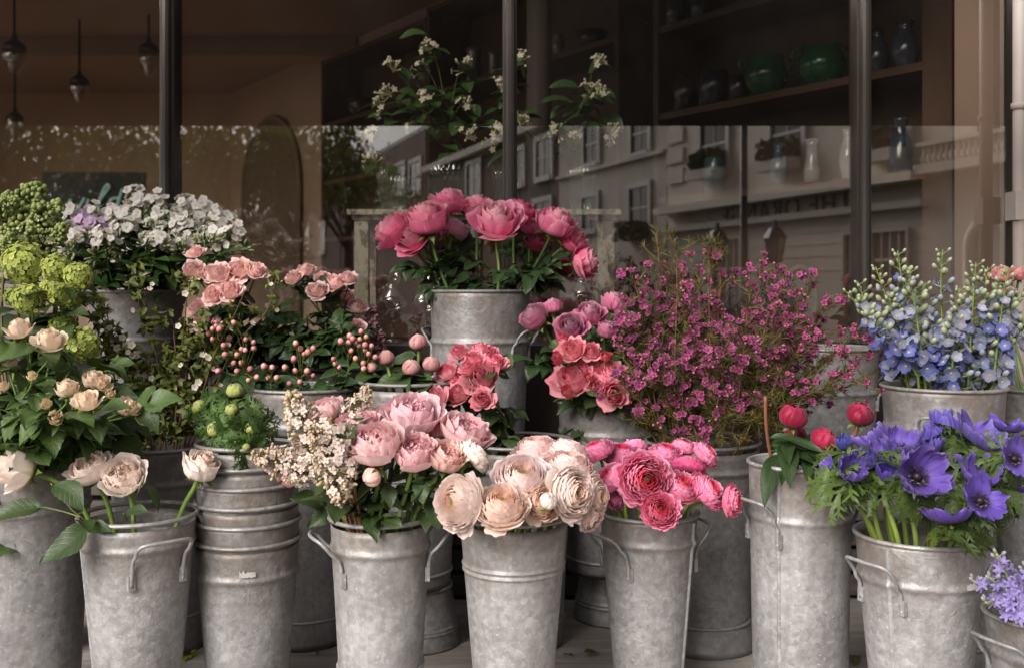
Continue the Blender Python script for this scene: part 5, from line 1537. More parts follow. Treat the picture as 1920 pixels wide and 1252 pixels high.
for px, py, sz, ax, v, dd, tn, lab in [
    (1120, 846, 60, (-.35, .1, .85), 1, -.01, (.95, .85, .95), "pink ranunculus seen from the side at the corner next to the ivory bunch"), (1166, 853, 62, (-.05, .22, .9), 2, .02, (.9, .75, .9), "crinkled pink ranunculus in the middle of the back row"),
    (1192, 838, 44, (.1, -.3, .9), 1, .06, (.95, .9, 1), "small pale pink ranunculus furthest back beside the waxflower bucket"), (1210, 899, 92, (.02, .95, .25), 0, -.13, None, "large pink ranunculus facing the street with a red ring and green button centre"),
    (1146, 897, 60, (-.62, .3, .55), 1, -.07, (.95, .85, .95), "pink ranunculus leaning on the ivory blooms"), (1152, 935, 38, (-.5, .3, -.2), 2, -.05, (.9, .75, .9), "small pink ranunculus drooping low inside the rim"),
    (1250, 850, 54, (.1, .3, .9), 2, .0, (.98, .9, 1), "rounded pale pink ranunculus under a hanging waxflower sprig"), (1283, 838, 44, (.2, .15, .9), 1, .05, None, "pale pink ranunculus behind the waxflower sprig tip"),
    (1322, 852, 52, (.55, .25, .6), 2, .01, (.98, .9, .98), "pale pink ranunculus leaning outward at the end of the back row"), (1291, 875, 60, (.1, -.25, .85), 1, -.04, (.8, .32, .55), "dark magenta ranunculus seen from outside in the middle"),
    (1278, 913, 64, (.2, .5, .62), 2, -.11, None, "ruffled pink ranunculus with a red heart below the dark magenta one"), (1326, 921, 66, (.5, .35, .45), 2, -.10, (1, .9, .95), "pink ranunculus with red streaks, second from the outer end"),
    (1371, 939, 56, (.85, .55, .12), 2, -.10, (.98, .75, .8), "outermost pink ranunculus facing sideways in profile"), (1238, 956, 62, (-.05, .7, .35), 0, -.16, (1, .8, .85), "pink ranunculus hanging lowest over the rim")]:
    flower("pink_ranunculus", lab, "ranunculus", GL, "F6", px, py, sz, RAN_PK[v], dd, ax, .38, 1.02, .0034, (.17, .25, .05), tint=tn, seed=9)

# ------------------------------------------------------------------ peonies
RP = ball_bud(40, 10, ((.12, .006, .025), (.36, .008, .05), (.50, .04, .11)), (.07, .010, .02), 1.5, .25).mesh("red_peony", M_PETAL)
GL = "red peonies in the tall bucket"
SC_R = (.15, .062, .036)
for px, py, sz, ax, dd, tn, lab in [(1488, 781, 52, (.02, .3, .95), -.06, None, "round crimson peony highest of the three on one side"), (1613, 777, 50, (.15, .25, .95), -.04, None, "round crimson peony held up alone before the shadowed bucket"),
                                    (1545, 825, 50, (.35, .4, .5), -.07, (1.1, 1.3, 1.1), "bright red opening peony tilted toward the violet anemones"), (1491, 812, 40, (.05, .3, .8), .0, (1.05, 2.2, 1.6), "dusky older peony directly under the highest crimson one")]:
    flower("red_peony", lab, "peony", GL, "F7", px, py, sz, RP, dd, ax, .72, 1.05, .0042, SC_R, tint=tn, leaf=LEAF_LANCE, nleaf=5, leafL=.12, leaf_t=(.0, .6), seed=10)
rs = np.random.default_rng(12); path = stem_path("F7", P(1435, 742, 1.87), np.array([0, 0, 1.0]), rs)
t = thing("bare_stem", "bare reddish brown peony stem standing upright in the tall bucket", "stem", path[0]); m = MB(); m.tube(path, .0034, 7, C=SC_R); child(t, "stem", m.mesh("stem", M_STEM)); leaves_on(t, path[3:], [.15, .3, .4, .2], LEAF_LANCE, .12, rs)
PB = ball_bud(41, 12, ((.30, .14, .08), (.66, .38, .36), (.74, .52, .48)), (.30, .025, .07), 1.6, .0).mesh("peony_bud", M_PETAL)
PSEP = calyx_mesh("peony_sepals", (.17, .20, .06), .95, .30, .35, (.22, .06, .05))
GL = "closed peony buds"
for px, py, sz, ax, dd, lab in [(784, 641, 34, (-.05, .2, .98), -.05, "pink peony bud held high on its own stalk by the raised bucket"), (724, 670, 32, (-.15, .2, .95), -.06, "greenish pink peony bud at the outer rim"), (771, 688, 34, (.0, .4, .9), -.09, "streaked peony bud low in the middle of the buds"),
                                (746, 684, 22, (.0, .3, .9), .0, "small half hidden peony bud between two larger ones"), (809, 682, 33, (.1, .25, .95), -.08, "pale peach peony bud beside the coral spray roses"), (697, 688, 22, (-.3, .2, .8), -.06, "little green peony bud hanging beside the berries")]:
    flower("peony_bud", lab, "peony", GL, "M4", px, py, sz, PB, dd, ax, .78, 1.05, .0036, (.13, .19, .06), calyx=PSEP, leaf=LEAF_ONE, nleaf=4, leafL=.075, leaf_t=(.2, .9), seed=11)

# ------------------------------------------------------------------ anemones
AC = ((.05, .025, .14), (.165, .105, .46), (.32, .25, .66))
ANEM = [anemone(s, c, n, AC).mesh("violet_anemone", M_ANEM) for s, c, n in ((45, .45, 8), (46, .80, 10), (47, 1.10, 9))]
HEART = anemone_heart(48).mesh("anemone_heart", M_STEM)


def collar(k=7, L=1.0, down=.35):
    def f(t, bl, R, foot, s, ax, rs):
        if True:
            sub(bl, "heart", HEART)
        base = foot - ax * .012
        for i in range(k):
            a = i * 2 * PI / k + rs.uniform(-.3, .3); e = R[:, 0] * math.cos(a) + R[:, 1] * math.sin(a)
            d = e - ax * rs.uniform(down - .35, down + .3) + np.array([0, 0, -.25])
            y = unit(d); z = unit(ax - y * np.dot(ax, y)); x = np.cross(y, z)
            child(t, "leaf", FEATHER[rs.integers(5)], mat4(np.stack([x, y, z], 1), base, L * rs.uniform(.036, .062)), color=np.array([.75, .70, .70]) * rs.uniform(.5, 1.15))
    return f


GL = "violet anemones"
AST = (.13, .19, .045)
for px, py, sz, ax, v, dd, tn, lab in [
    (1582, 836, 34, (-.15, .3, .9), 2, -.02, (.45, .75, .75), "small navy blue anemone bud beside the red peony"), (1637, 830, 66, (-.35, -.35, .85), 1, .02, (1.1, 1.1, 1.0), "pale violet anemone turned away at the back of the bunch"),
    (1690, 836, 74, (-.1, .35, .8), 1, -.04, (1.1, 1.1, 1.02), "lilac anemone opening upward with curled inner petals"), (1597, 885, 58, (-.1, .72, .6), 2, -.09, None, "cupped violet anemone at the front beside the tall bucket"),
    (1552, 876, 40, (-.75, .1, .5), 0, -.05, None, "outermost violet anemone showing only a few petals"), (1663, 893, 48, (.0, .5, .8), 2, -.08, (.5, .5, .75), "dark half-closed anemone between two cupped ones"),
    (1724, 890, 100, (.1, .82, .38), 1, -.14, (1.1, 1.02, 1.0), "largest violet anemone, deep cup with a dark heart in the middle"), (1778, 828, 88, (.25, -.65, .6), 1, .06, (.72, .8, .85), "deep blue-violet anemone seen from behind at the top"),
    (1843, 818, 96, (.35, .40, .85), 0, -.02, (1.05, 1.08, 1.0), "wide open violet anemone with a spiky black heart standing highest"), (1890, 798, 66, (.1, .02, 1), 0, .05, (.85, .8, .95), "flat violet anemone seen edge-on at the upper corner"),
    (1906, 858, 70, (.2, .92, .3), 0, -.08, (1.08, 1.1, 1.0), "violet anemone facing the street at the very edge with a ringed dark heart"), (1838, 893, 72, (-.02, .55, .8), 1, -.06, (1, .95, 1), "violet anemone behind the low open one, its cup half hidden"),
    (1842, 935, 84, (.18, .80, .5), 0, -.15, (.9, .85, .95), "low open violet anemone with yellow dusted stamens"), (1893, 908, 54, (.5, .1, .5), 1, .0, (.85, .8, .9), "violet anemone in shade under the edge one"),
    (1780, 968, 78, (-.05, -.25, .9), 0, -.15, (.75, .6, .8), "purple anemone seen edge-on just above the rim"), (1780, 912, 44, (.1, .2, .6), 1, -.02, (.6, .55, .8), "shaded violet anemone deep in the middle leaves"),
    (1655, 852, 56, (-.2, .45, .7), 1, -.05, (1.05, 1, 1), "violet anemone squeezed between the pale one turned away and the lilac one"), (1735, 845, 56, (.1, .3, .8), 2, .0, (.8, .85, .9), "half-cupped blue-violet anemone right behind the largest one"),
    (1625, 868, 46, (-.35, .5, .6), 2, -.07, (.7, .75, .85), "small dark violet cup above the front cupped one"), (1800, 862, 58, (.0, .35, .8), 1, .0, (.9, .85, .9), "crumpled violet anemone under the stalk of the highest one"),
    (1870, 868, 52, (.2, .4, .7), 2, -.02, (.85, .85, .95), "violet cup between the edge anemone and the half hidden one"), (1765, 795, 44, (.1, -.3, .9), 2, .08, (.75, .8, .9), "small blue-violet anemone furthest back under the bucket handle")]:
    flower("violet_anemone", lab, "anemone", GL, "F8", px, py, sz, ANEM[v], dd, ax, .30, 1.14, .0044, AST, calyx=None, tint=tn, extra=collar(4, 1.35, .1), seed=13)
# green anemone buds in the nested stack
BUDG = ball_bud(50, 8, ((.16, .24, .05), (.40, .46, .13), (.52, .54, .24)), None, 1.5, .1).mesh("green_anemone_bud", M_PETAL)


def ruff(t, bl, R, foot, s, ax, rs):
    base = foot - ax * .006
    for i in range(6):
        a = i * 2 * PI / 6 + rs.uniform(-.3, .3); e = R[:, 0] * math.cos(a) + R[:, 1] * math.sin(a)
        y = unit(e + ax * rs.uniform(-.5, .7)); z = unit(ax - y * np.dot(ax, y)); x = np.cross(y, z)
        child(t, "leaf", FEATHER[rs.integers(5)], mat4(np.stack([x, y, z], 1), base, rs.uniform(.036, .064)), color=np.array([.6, .72, .6]) * rs.uniform(.5, 1.15))


GL = "green anemone buds"
for px, py, sz, ax, dd, lab in [(440, 731, 30, (.0, .3, .95), -.02, "highest green anemone bud, pale cream inside, above the nested stack"), (372, 762, 26, (-.7, .3, .6), -.03, "green anemone bud leaning out toward the twig bucket"), (434, 767, 22, (.0, .6, .6), -.08, "small green anemone bud in the centre of the ferny leaves"),
                                (447, 750, 20, (.1, .2, .9), .0, "narrow green anemone bud just below the highest"), (475, 768, 24, (.4, .3, .8), -.04, "green anemone bud beside the pink rose and lilac"), (401, 803, 26, (-.3, .7, .4), -.08, "green anemone bud low over the rim"),
                                (471, 802, 22, (.3, .7, .2), -.09, "green anemone bud hanging before the lilac"), (410, 775, 16, (-.2, .4, .8), -.03, "tiny green anemone bud buried in leaves"), (462, 838, 14, (.4, .7, -.4), -.1, "drooping green anemone bud below the top rim")]:
    flower("anemone_bud", lab, "anemone bud", GL, "S5", px, py, sz * 1.15, BUDG, dd, ax, .75, 1, .0034, (.15, .25, .05), calyx=None, extra=ruff, seed=14)
# ------------------------------------------------------------------ white phlox
PHX = [floret(5, 1.0, .46, .12, ((.74, .74, .56), (.88, .86, .83), (.89, .87, .85)), s, 5, 5, k=3.0, center=(.5, .5, .2), crad=.10, tube=.9, tubec=(.4, .42, .22)).mesh("phlox_flower", M_PETAL) for s in range(3)]


def bud_tuft(seed, c0, c1, n=16, L=.5):
    rs = np.random.default_rng(seed); mb = MB()
    for k in range(n):
        d = unit(rs.normal(size=3) * [1, 1, .5] + [0, 0, .9]); R = frame(d)
        b = blob(.085, 3.2, c0, 6, c1).arrays()
        mb.tube([[0, 0, 0], d * L * rs.uniform(.5, .9)], [.02, .03], 4, C=c0, cap=False)
        mb.put(b, R, d * L * rs.uniform(.5, 1.0))
    return mb


PHX_BUD = [bud_tuft(s, (.13, .20, .05), (.58, .56, .36)).mesh("phlox_bud_cluster", M_PETAL) for s in range(2)]
heads = [(124, 410), (152, 416, 1), (196, 404), (170, 432, 1), (262, 378), (228, 404), (262, 408), (296, 388), (238, 430), (305, 420), (340, 395), (376, 392), (352, 425), (415, 412), (400, 440), (432, 446), (196, 450), (290, 455), (345, 460), (140, 445)]
heads.sort()
for i, h in enumerate(heads):
    rs = np.random.default_rng(200 + i); px, py = h[:2]; lil = len(h) > 2
    dd = .04 - .20 * (py - 375) / 85 + rs.normal(0, .02); d = BUCKETS["T2"]["y"] + dd
    c = P(px, py, d); ax = axis_for("T2", c, rs, .9, .25, .7, .1)
    path = stem_path("T2", c - ax * .03, ax, rs)
    lab = ("lilac tinted phlox stem, %s from the end of the bunch" if lil else "white phlox stem, %s along the bunch counted from the green lilac end") % ORD[i]
    t = thing("phlox_stem", lab, "phlox", path[0], "white phlox stems")
    m = MB(); m.tube(path, .0022, 6, C=(.09, .15, .04))
    fl = []
    for k in range(25):
        e = unit(rs.normal(size=3) * [1, .9, .65] + [0, -.4, .45]); p = c + e * rs.uniform(.018, .044)
        m.tube([c - ax * .02, (c + p) / 2, p], .0012, 4, C=(.12, .19, .05), cap=False); fl.append((p, unit(e * .8 + [0, -.45, .25] + rs.normal(0, .38, 3))))
    child(t, "stem", m.mesh("stem", M_STEM))
    for p, e in fl:
        col = np.array((.78, .60, .90) if lil else (1, 1, .99)) * rs.uniform(.85, 1.05)
        child(t, "flower", PHX[rs.integers(3)], mat4(frame(e, rs.uniform(0, 6)), p, rs.uniform(.0098, .0142)), color=col)
    for k in range(3):
        e = unit(rs.normal(size=3) + [0, -.3, .1]); child(t, "bud_cluster", PHX_BUD[k % 2], mat4(frame(unit(e + [0, 0, .5])), c + e * .03 - [0, 0, .030], .034))
    leaves_on(t, path[3:], rs.uniform(.1, .95, 12), LEAF_PHLOX, .10, rs, (.75, .8, .75), lift=.2)

# ------------------------------------------------------------------ green lilac buds, snowballs, cream lilac
def panicle(seed, n, c0, c1, r=.055, L=1.0, W=.30, flo=None, fr=.0, fs=.07, budn=1.2):
    """A cone of buds (and florets) one unit long along +z."""
    rs = np.random.default_rng(seed); mb = MB()
    b1 = blob(r, budn, c0, 6, c1).arrays()
    for k in range(n):
        z = rs.random() ** 1.1; w = W * (math.sin(PI * min(1, .18 + .82 * z)) ** .7) * (1.05 - .35 * z)
        a = rs.uniform(0, 6.28); q = math.sqrt(rs.uniform(.35, 1)); p = np.array([w * q * math.cos(a), w * q * math.sin(a), z * L])
        ax = unit(np.array([math.cos(a), math.sin(a), .35]) + rs.normal(0, .3, 3))
        mb.tube([[0, 0, z * L - .05], p * .7 + np.array([0, 0, (z * L) * .3 - .02]), p], .010, 3, C=np.array(c0) * .8, cap=False)
        if flo is not None and rs.random() < fr * (1.35 - z):
            mb.put(flo[rs.integers(len(flo))], frame(ax, rs.uniform(0, 6)), p, fs * rs.uniform(.8, 1.15), np.ones(3) * rs.uniform(.85, 1.08))
        else:
            mb.put(b1, frame(ax), p, rs.uniform(.6, 1.1), np.ones(3) * rs.uniform(.8, 1.15))
    mb.tube([[0, 0, -.1], [0, 0, L * .95]], [.022, .008], 5, C=np.array(c0) * .8)
    return mb


LILF = [floret(4, 1.0, .42, .10, ((.76, .62, .48), (.89, .79, .72), (.90, .82, .76)), s, 4, 4, k=2.6, point=.25, center=(.5, .42, .2), crad=.14, tube=1.5, tubec=(.62, .46, .40)).arrays() for s in range(3)]
GREENF = [floret(4, 1.0, .42, .12, ((.4, .44, .16), (.58, .58, .34), (.66, .64, .44)), s, 4, 4, k=2.6, center=(.4, .4, .1)).arrays() for s in range(2)]
PAN_G = [panicle(s, 210, (.16, .23, .045), (.34, .40, .13), .042, 1, .27, GREENF, .25, .055).mesh("green_lilac_panicle", M_PETAL) for s in range(3)]
PAN_C = [panicle(s + 5, 230, (.44, .36, .18), (.74, .61, .42), .026, 1, .34, LILF, .85, .060, 1.6).mesh("cream_lilac_panicle", M_PETAL) for s in range(3)]
PAN_D = panicle(9, 170, (.30, .15, .15), (.44, .24, .26), .03, 1, .26, [floret(4, 1, .42, .3, ((.4, .2, .22), (.5, .30, .32), (.52, .33, .35)), 2, 3, 3).arrays()], .5, .055).mesh("dusty_lilac_panicle", M_PETAL)


def lilac(label, group, bk, a, b_, w, me, dd, name="lilac_stem", leaf=None, nleaf=2, stem_c=(.12, .10, .05)):
    rs = np.random.default_rng(int(a[0] * 3 + a[1])); d = BUCKETS[bk]["y"] + dd
    A = P(*a, d + .02); B_ = P(*b_, d - .02); ax = B_ - A; L = np.linalg.norm(ax)
    path = stem_path(bk, A, unit(ax), rs)
    t = thing(name, label, "lilac", path[0], group)
    m = MB(); m.tube(path, .0030, 6, C=stem_c); child(t, "stem", m.mesh("stem", M_STEM))
    child(t, "panicle", me, mat4(frame(unit(ax), rs.uniform(0, 6)), A, L))
    if leaf:
        leaves_on(t, path[3:], rs.uniform(.1, .8, nleaf), leaf, .085, rs)


GL = "green budded lilac stems"
for k, (a, b_, lab) in enumerate([((-5, 415), (78, 352), "green budded lilac spike pointing up highest beside the neon board"), ((20, 455), (112, 385), "green and cream lilac spike beneath the highest one"), ((-20, 400), (30, 375), "short green lilac spike at the picture edge"),
                                  ((70, 480), (122, 425), "creamy green lilac spike touching the phlox"), ((-10, 470), (60, 425), "thick green lilac spike between the others, low"), ((10, 500), (20, 440), "darker green lilac spike above the snowballs")]):
    lilac(lab, GL, "L1", a, b_, 50, PAN_G[k % 3], .08 - .03 * k, leaf=LEAF_ONE, nleaf=3)
GL = "cream lilac heads"
for k, (a, b_, lab) in enumerate([((612, 872), (545, 738), "tallest cream lilac head, budded at its tip, leaning away from the roses"), ((592, 880), (474, 852), "cream lilac head spreading sideways toward the nested stack"), ((622, 800), (640, 945), "cream lilac head hanging down over the rim"),
                                  ((655, 800), (690, 728), "small budded lilac head standing between the pink roses"), ((640, 870), (585, 800), "cream lilac head in the middle below the tallest one")]):
    lilac(lab, GL, "F4", a, b_, 80, PAN_C[k % 3], (-.11, -.13, -.15, -.02, -.16)[k], leaf=LEAF_ONE if k < 3 else None, nleaf=2, stem_c=(.24, .12, .07))
lilac("dusty mauve lilac sprig beside the glass lamps", None, "T3b", (690, 660), (702, 575), 40, PAN_D, -.02)
lilac("lower dusty mauve lilac sprig above the peony buds", None, "T3b", (694, 690), (716, 622), 40, PAN_D, -.04)
sb = MB(); rs = np.random.default_rng(3)
fv = [floret(5, 1.0, .5, .1, ((.32, .40, .07), (.46, .54, .11), (.54, .60, .18)), s, 3, 3, k=3.0, center=(.3, .36, .05), crad=.1).arrays() for s in range(3)]
for k in range(230):
    z = 1 - 2 * (k + .5) / 230; r = math.sqrt(1 - z * z); a = k * 2.39996
    d = np.array([r * math.cos(a), r * math.sin(a), z]); sb.put(fv[k % 3], frame(unit(d + rs.normal(0, .22, 3)), rs.uniform(0, 6)), d * rs.uniform(.80, 1.04), .145 * rs.uniform(.75, 1.2), np.ones(3) * rs.uniform(.6, 1.2))
sb.put(blob(.8, 1.0, (.10, .15, .02), 10).arrays(), np.eye(3), np.array([0, 0, -.8]))
ME_SNOW = sb.mesh("snowball_head", M_PETAL)
GL = "green snowball flowers"
for i, (px, py, sz, lab) in enumerate([(46, 494, 70, "large lime green snowball flower, highest by the picture edge"), (106, 503, 48, "lime green snowball flower beside the highest one"), (147, 518, 46, "green snowball flower nearest the phlox bucket"), (109, 541, 58, "lime green snowball flower in the middle of the cluster"),
                                       (54, 561, 52, "lime green snowball flower below the highest"), (28, 556, 34, "small shaded snowball flower at the edge"), (155, 646, 56, "lone green snowball flower beside the blossoming twigs"), (119, 608, 46, "shaded green snowball flower above the cream roses"), (130, 560, 40, "shaded snowball flower behind the middle one")]):
    rs = np.random.default_rng(300 + i)
    flower("snowball_flower", lab, "snowball flower", GL, "L1", px, py, sz, ME_SNOW, -.10 - .02 * (i % 3) + (.05 if "shaded" in lab else 0), None, .0, 1.18, .0028, (.10, .17, .04), calyx=None, tint=(.62, .7, .6) if "shaded" in lab else np.ones(3) * rs.uniform(.92, 1.1), leaf=LEAF_ONE, nleaf=4, leafL=.085, leaf_t=(.4, .97), seed=20)  # heads labelled shaded get a darker tint as painted shade

# ------------------------------------------------------------------ hypericum berries
bm = MB(); bm.put(blob(1.0, 1.18, (.64, .20, .19), 12, (.78, .40, .39)).arrays(), np.eye(3), np.zeros(3)); bm.lathe([(.09, 2.3), (.05, 2.42), (.001, 2.44)], 6, C=(.2, .08, .04))
ME_BERRY = bm.mesh("berry", M_BERRY)
cm = MB(); rs = np.random.default_rng(2)
for i in range(5):
    petal(cm, i * 1.2566, [(.1, -.1), (.8, -.08), (1.15, .2), (1.45, .75)], .55, 1.5, rs, 5, 5, tip=.2, cols=((.06, .11, .02),) * 3, w0=.6)
ME_BSEP = cm.mesh("berry_sepals", M_LEAF)
bx = [(240, 650), (275, 650), (350, 645), (215, 680), (250, 690), (355, 690), (200, 715), (220, 740), (312, 745), (410, 745), (450, 760), (300, 780), (385, 800), (455, 795), (295, 830), (365, 830), (330, 880), (390, 880), (425, 915), (365, 925), (250, 908), (430, 980), (465, 955), (515, 900), (565, 905), (545, 970), (592, 960), (645, 908), (690, 860), (705, 770), (730, 800), (750, 825), (780, 825), (805, 800), (765, 925), (800, 955), (668, 995), (705, 930), (730, 990), (930, 850), (935, 885), (950, 910), (975, 760), (1010, 765), (1020, 810), (1020, 730), (1045, 740), (1085, 700), (1080, 745), (1070, 780), (1115, 730), (1110, 770), (1110, 805), (1150, 780), (1130, 830), (1160, 845), (1060, 855), (1100, 880), (1105, 905), (235, 665), (265, 680), (285, 775), (400, 805), (560, 915), (1060, 765)]
B_ = [(330 + x / 3.13, 400 + y / 3.13) for x, y in bx]
groups = [(382, 412, "pink berry sprig at the end under the lowest pale rose"), (412, 440, "pink berry sprig rising highest beside the twig"), (440, 482, "dense pink berry sprig above the green anemone buds"), (482, 530, "pink berry sprig low along the rim, short stalked"),
          (530, 600, "pink berry sprig standing in the middle of the bucket"), (600, 636, "little pink berry sprig with three berries in a column"), (636, 664, "full pink berry sprig under the pale pink roses"), (664, 720, "outermost pink berry sprig next to the peony buds")]
for gi, (x0, x1, lab) in enumerate(groups):
    pts = [q for q in B_ if x0 <= q[0] < x1]
    if not pts:
        continue
    rs = np.random.default_rng(400 + gi); d0 = BUCKETS["M3"]["y"] - .05
    cx, cy = np.mean(pts, 0); b = BUCKETS["M3"]
    nd = P(cx, min(cy + 45, 725), d0); path = stem_path("M3", nd, np.array([0, -.1, 1]), rs, 10)
    t = thing("berry_sprig", lab, "berry sprig", path[0], "pink hypericum berry sprigs")
    m = MB(); m.tube(path, .0022, 6, C=(.10, .14, .04)); bb = []
    for q in pts:
        d = d0 - .05 + rs.normal(0, .022); p = P(q[0], q[1] + 3, d); D = np.linalg.norm(p - nd)
        st = nd + (p - nd) * rs.uniform(.0, .45); ax = unit((p - nd) / (D + 1e-6) * .7 + np.array([0, -.35, .5]) + rs.normal(0, .25, 3))
        m.tube(bez(nd, nd + np.array([0, 0, D * .3]), p - ax * D * .25, p, np.linspace(0, 1, 7)), .0011, 5, C=(.13, .17, .05), cap=False); bb.append((p, ax))
    child(t, "stem", m.mesh("stem", M_STEM))
    for p, ax in bb:
        o = child(t, "berry", ME_BERRY, mat4(frame(ax), p, rs.uniform(.0050, .0070)), color=np.array([1, rs.uniform(.8, 1.12), rs.uniform(.8, 1.1)]) * rs.uniform(.75, 1.1)); sub(o, "sepals", ME_BSEP)
    for k in range(6):
        p = path[rs.integers(4, len(path))]; a = rs.uniform(0, 6.28); add_leaf(t, LEAF_ONE, p, np.array([math.cos(a), math.sin(a) * .6 - .3, rs.uniform(-.3, .6)]), rs.uniform(.045, .065), rs, (.7, .9, .8))

# ------------------------------------------------------------------ blossoming twigs
lc = MB(); rs = np.random.default_rng(6)
for k in range(7):
    d = unit(rs.normal(size=3) + [0, 0, .7]); lf = leaflet(rs, 1.0, .30, .3, .25, .04, (.095, .125, .03), 5, 7)
    lc.put(lf, frame(d, rs.uniform(0, 6)) @ rotx(-1.2), d * .05, rs.uniform(.5, 1.0), np.array([1, 1, 1]) * rs.uniform(.7, 1.2))
ME_LCL = lc.mesh("leaf_cluster", M_LEAF)
ME_BLOS = [floret(5, 1, .46, .25, ((.6, .6, .42), (.72, .66, .56), (.74, .68, .60)), s, 4, 4, k=2.0, center=(.35, .33, .08), crad=.16).mesh("blossom", M_PETAL) for s in range(2)]
tw = [[(262, 840), (238, 700), (195, 600), (150, 545)], [(300, 840), (297, 680), (277, 580), (262, 500)], [(325, 840), (336, 700), (347, 600), (353, 520)], [(285, 840), (250, 720), (215, 640), (200, 590)], [(350, 840), (402, 660), (440, 590), (463, 538)], [(310, 840), (270, 740), (232, 690), (215, 650)],
      [(262, 840), (228, 760), (208, 680), (195, 640)], [(345, 840), (366, 730), (387, 650), (380, 600)], [(300, 840), (318, 740), (330, 660), (322, 600)], [(280, 840), (262, 780), (250, 720), (245, 650)], [(335, 840), (352, 780), (372, 720), (395, 690)], [(310, 840), (305, 780), (300, 720), (310, 650)], [(270, 840), (245, 790), (225, 740), (190, 720)], [(330, 840), (342, 760), (350, 690), (362, 640)], [(355, 840), (440, 640), (500, 590), (520, 515)], [(290, 840), (275, 770), (280, 700), (270, 660)]]
tl = ["long twig arching out to the snowball flowers", "straight brown twig reaching highest before the phlox bucket", "straight twig with leafy tip beside the pale pink roses", "leaning twig with white blossom beside the lone snowball", "dark twig crossing in front of the pale pink roses", "bent twig with hanging white blossom",
      "thin twig leaning over the cream roses", "leafy twig under the lowest pale pink bloom", "short upright twig in the middle of the bundle", "fine twig standing behind the bent one", "twig spreading toward the green anemone buds", "upright leafy twig with white blossom at mid height", "lowest twig leaning outward", "leafy twig next to the berries", "long thin twig rising between the two pale pink bunches", "short twig tucked behind the others"]
for i, (pl, lab) in enumerate(zip(tw, tl)):
    rs = np.random.default_rng(500 + i); b = BUCKETS["M2"]; dd = rs.uniform(-.07, .05)
    q = np.array([P(x, y, b["y"] + dd * (k / 3) - (.10 if i in (4, 14) else 0) * 0) for k, (x, y) in enumerate(pl)])
    tt = np.linspace(0, 3, 22); m3 = np.stack([np.interp(tt, range(4), q[:, k]) for k in range(3)], 1)
    for _ in range(4):
        m3[1:-1] = (m3[:-2] + 2 * m3[1:-1] + m3[2:]) / 4
    base = np.array([b["x"] + (m3[0][0] - b["x"]) * .5, b["y"], b["zr"] - .15]); m3 = np.concatenate([[base], m3])
    t = thing("blossom_twig", "brown " + lab if not lab.split()[0] in ("dark",) and "brown" not in lab else lab, "twig", base, "blossoming twigs")
    m = MB(); m.tube(m3, np.linspace(.0026, .0011, len(m3)), 6, C=(.075, .045, .03)); pts = []
    for k in range(18 if i in (2, 4, 10, 13, 14) else 34):
        j = rs.integers(3, len(m3)); p = m3[j]; d = unit(rs.normal(size=3) * [1, .8, .5] + [0, -.2, .3]); L = rs.uniform(.008, .035)
        m.tube([p, p + d * L], [.0010, .0007], 4, C=(.08, .05, .03), cap=False); pts.append((p + d * L, d))
    child(t, "stem", m.mesh("twig", M_STEM))
    for p, d in pts:
        if rs.random() < .15:
            child(t, "blossom", ME_BLOS[rs.integers(2)], mat4(frame(unit(d + [0, -.8, .2])), p, rs.uniform(.005, .009)))
        else:
            child(t, "leaf_cluster", ME_LCL, mat4(frame(unit(d + [0, 0, .3]), rs.uniform(0, 6)), p, rs.uniform(.018, .032)), color=np.array([1, 1, 1]) * rs.uniform(.7, 1.15))

# ------------------------------------------------------------------ waxflowers
WX = [floret(5, 1.0, .44, c, ((.18, .010, .06), (.40, .055, .20), (.56, .21, .37)), s, 5, 4, k=1.6, center=(.13, .01, .04), crad=.34).mesh("waxflower", M_PETAL) for s, c in ((0, .28), (1, .45))]
WXB = blob(.55, 1.0, (.35, .10, .10), 7, (.55, .16, .30)).mesh("waxflower_bud", M_PETAL)
tips = [(1185, 512), (1230, 440), (1265, 448), (1330, 462), (1352, 522), (1410, 540), (1428, 500), (1470, 520), (1520, 540), (1548, 565), (1602, 622), (1652, 690), (1596, 690), (1540, 606), (1480, 600), (1402, 600), (1340, 580), (1282, 545), (1230, 560), (1192, 600), (1168, 660), (1176, 722), (1230, 700), (1290, 640), (1352, 660), (1420, 680), (1268, 742), (1340, 742), (1198, 770), (1480, 700), (1392, 762), (1310, 602), (1165, 560), (1450, 560), (1245, 505), (1312, 512), (1500, 650), (1310, 850)]
low = [(1205, 790), (1240, 770), (1300, 775), (1360, 785), (1420, 780), (1450, 740), (1510, 720), (1550, 735), (1570, 660), (1225, 660), (1330, 700), (1260, 690), (1400, 720), (1490, 770), (1190, 690), (1290, 730)]
tips += low
order = sorted(range(len(tips)), key=lambda i: tips[i][0])
NEED_C = (.048, .058, .018)
count = [0, 0, 0]
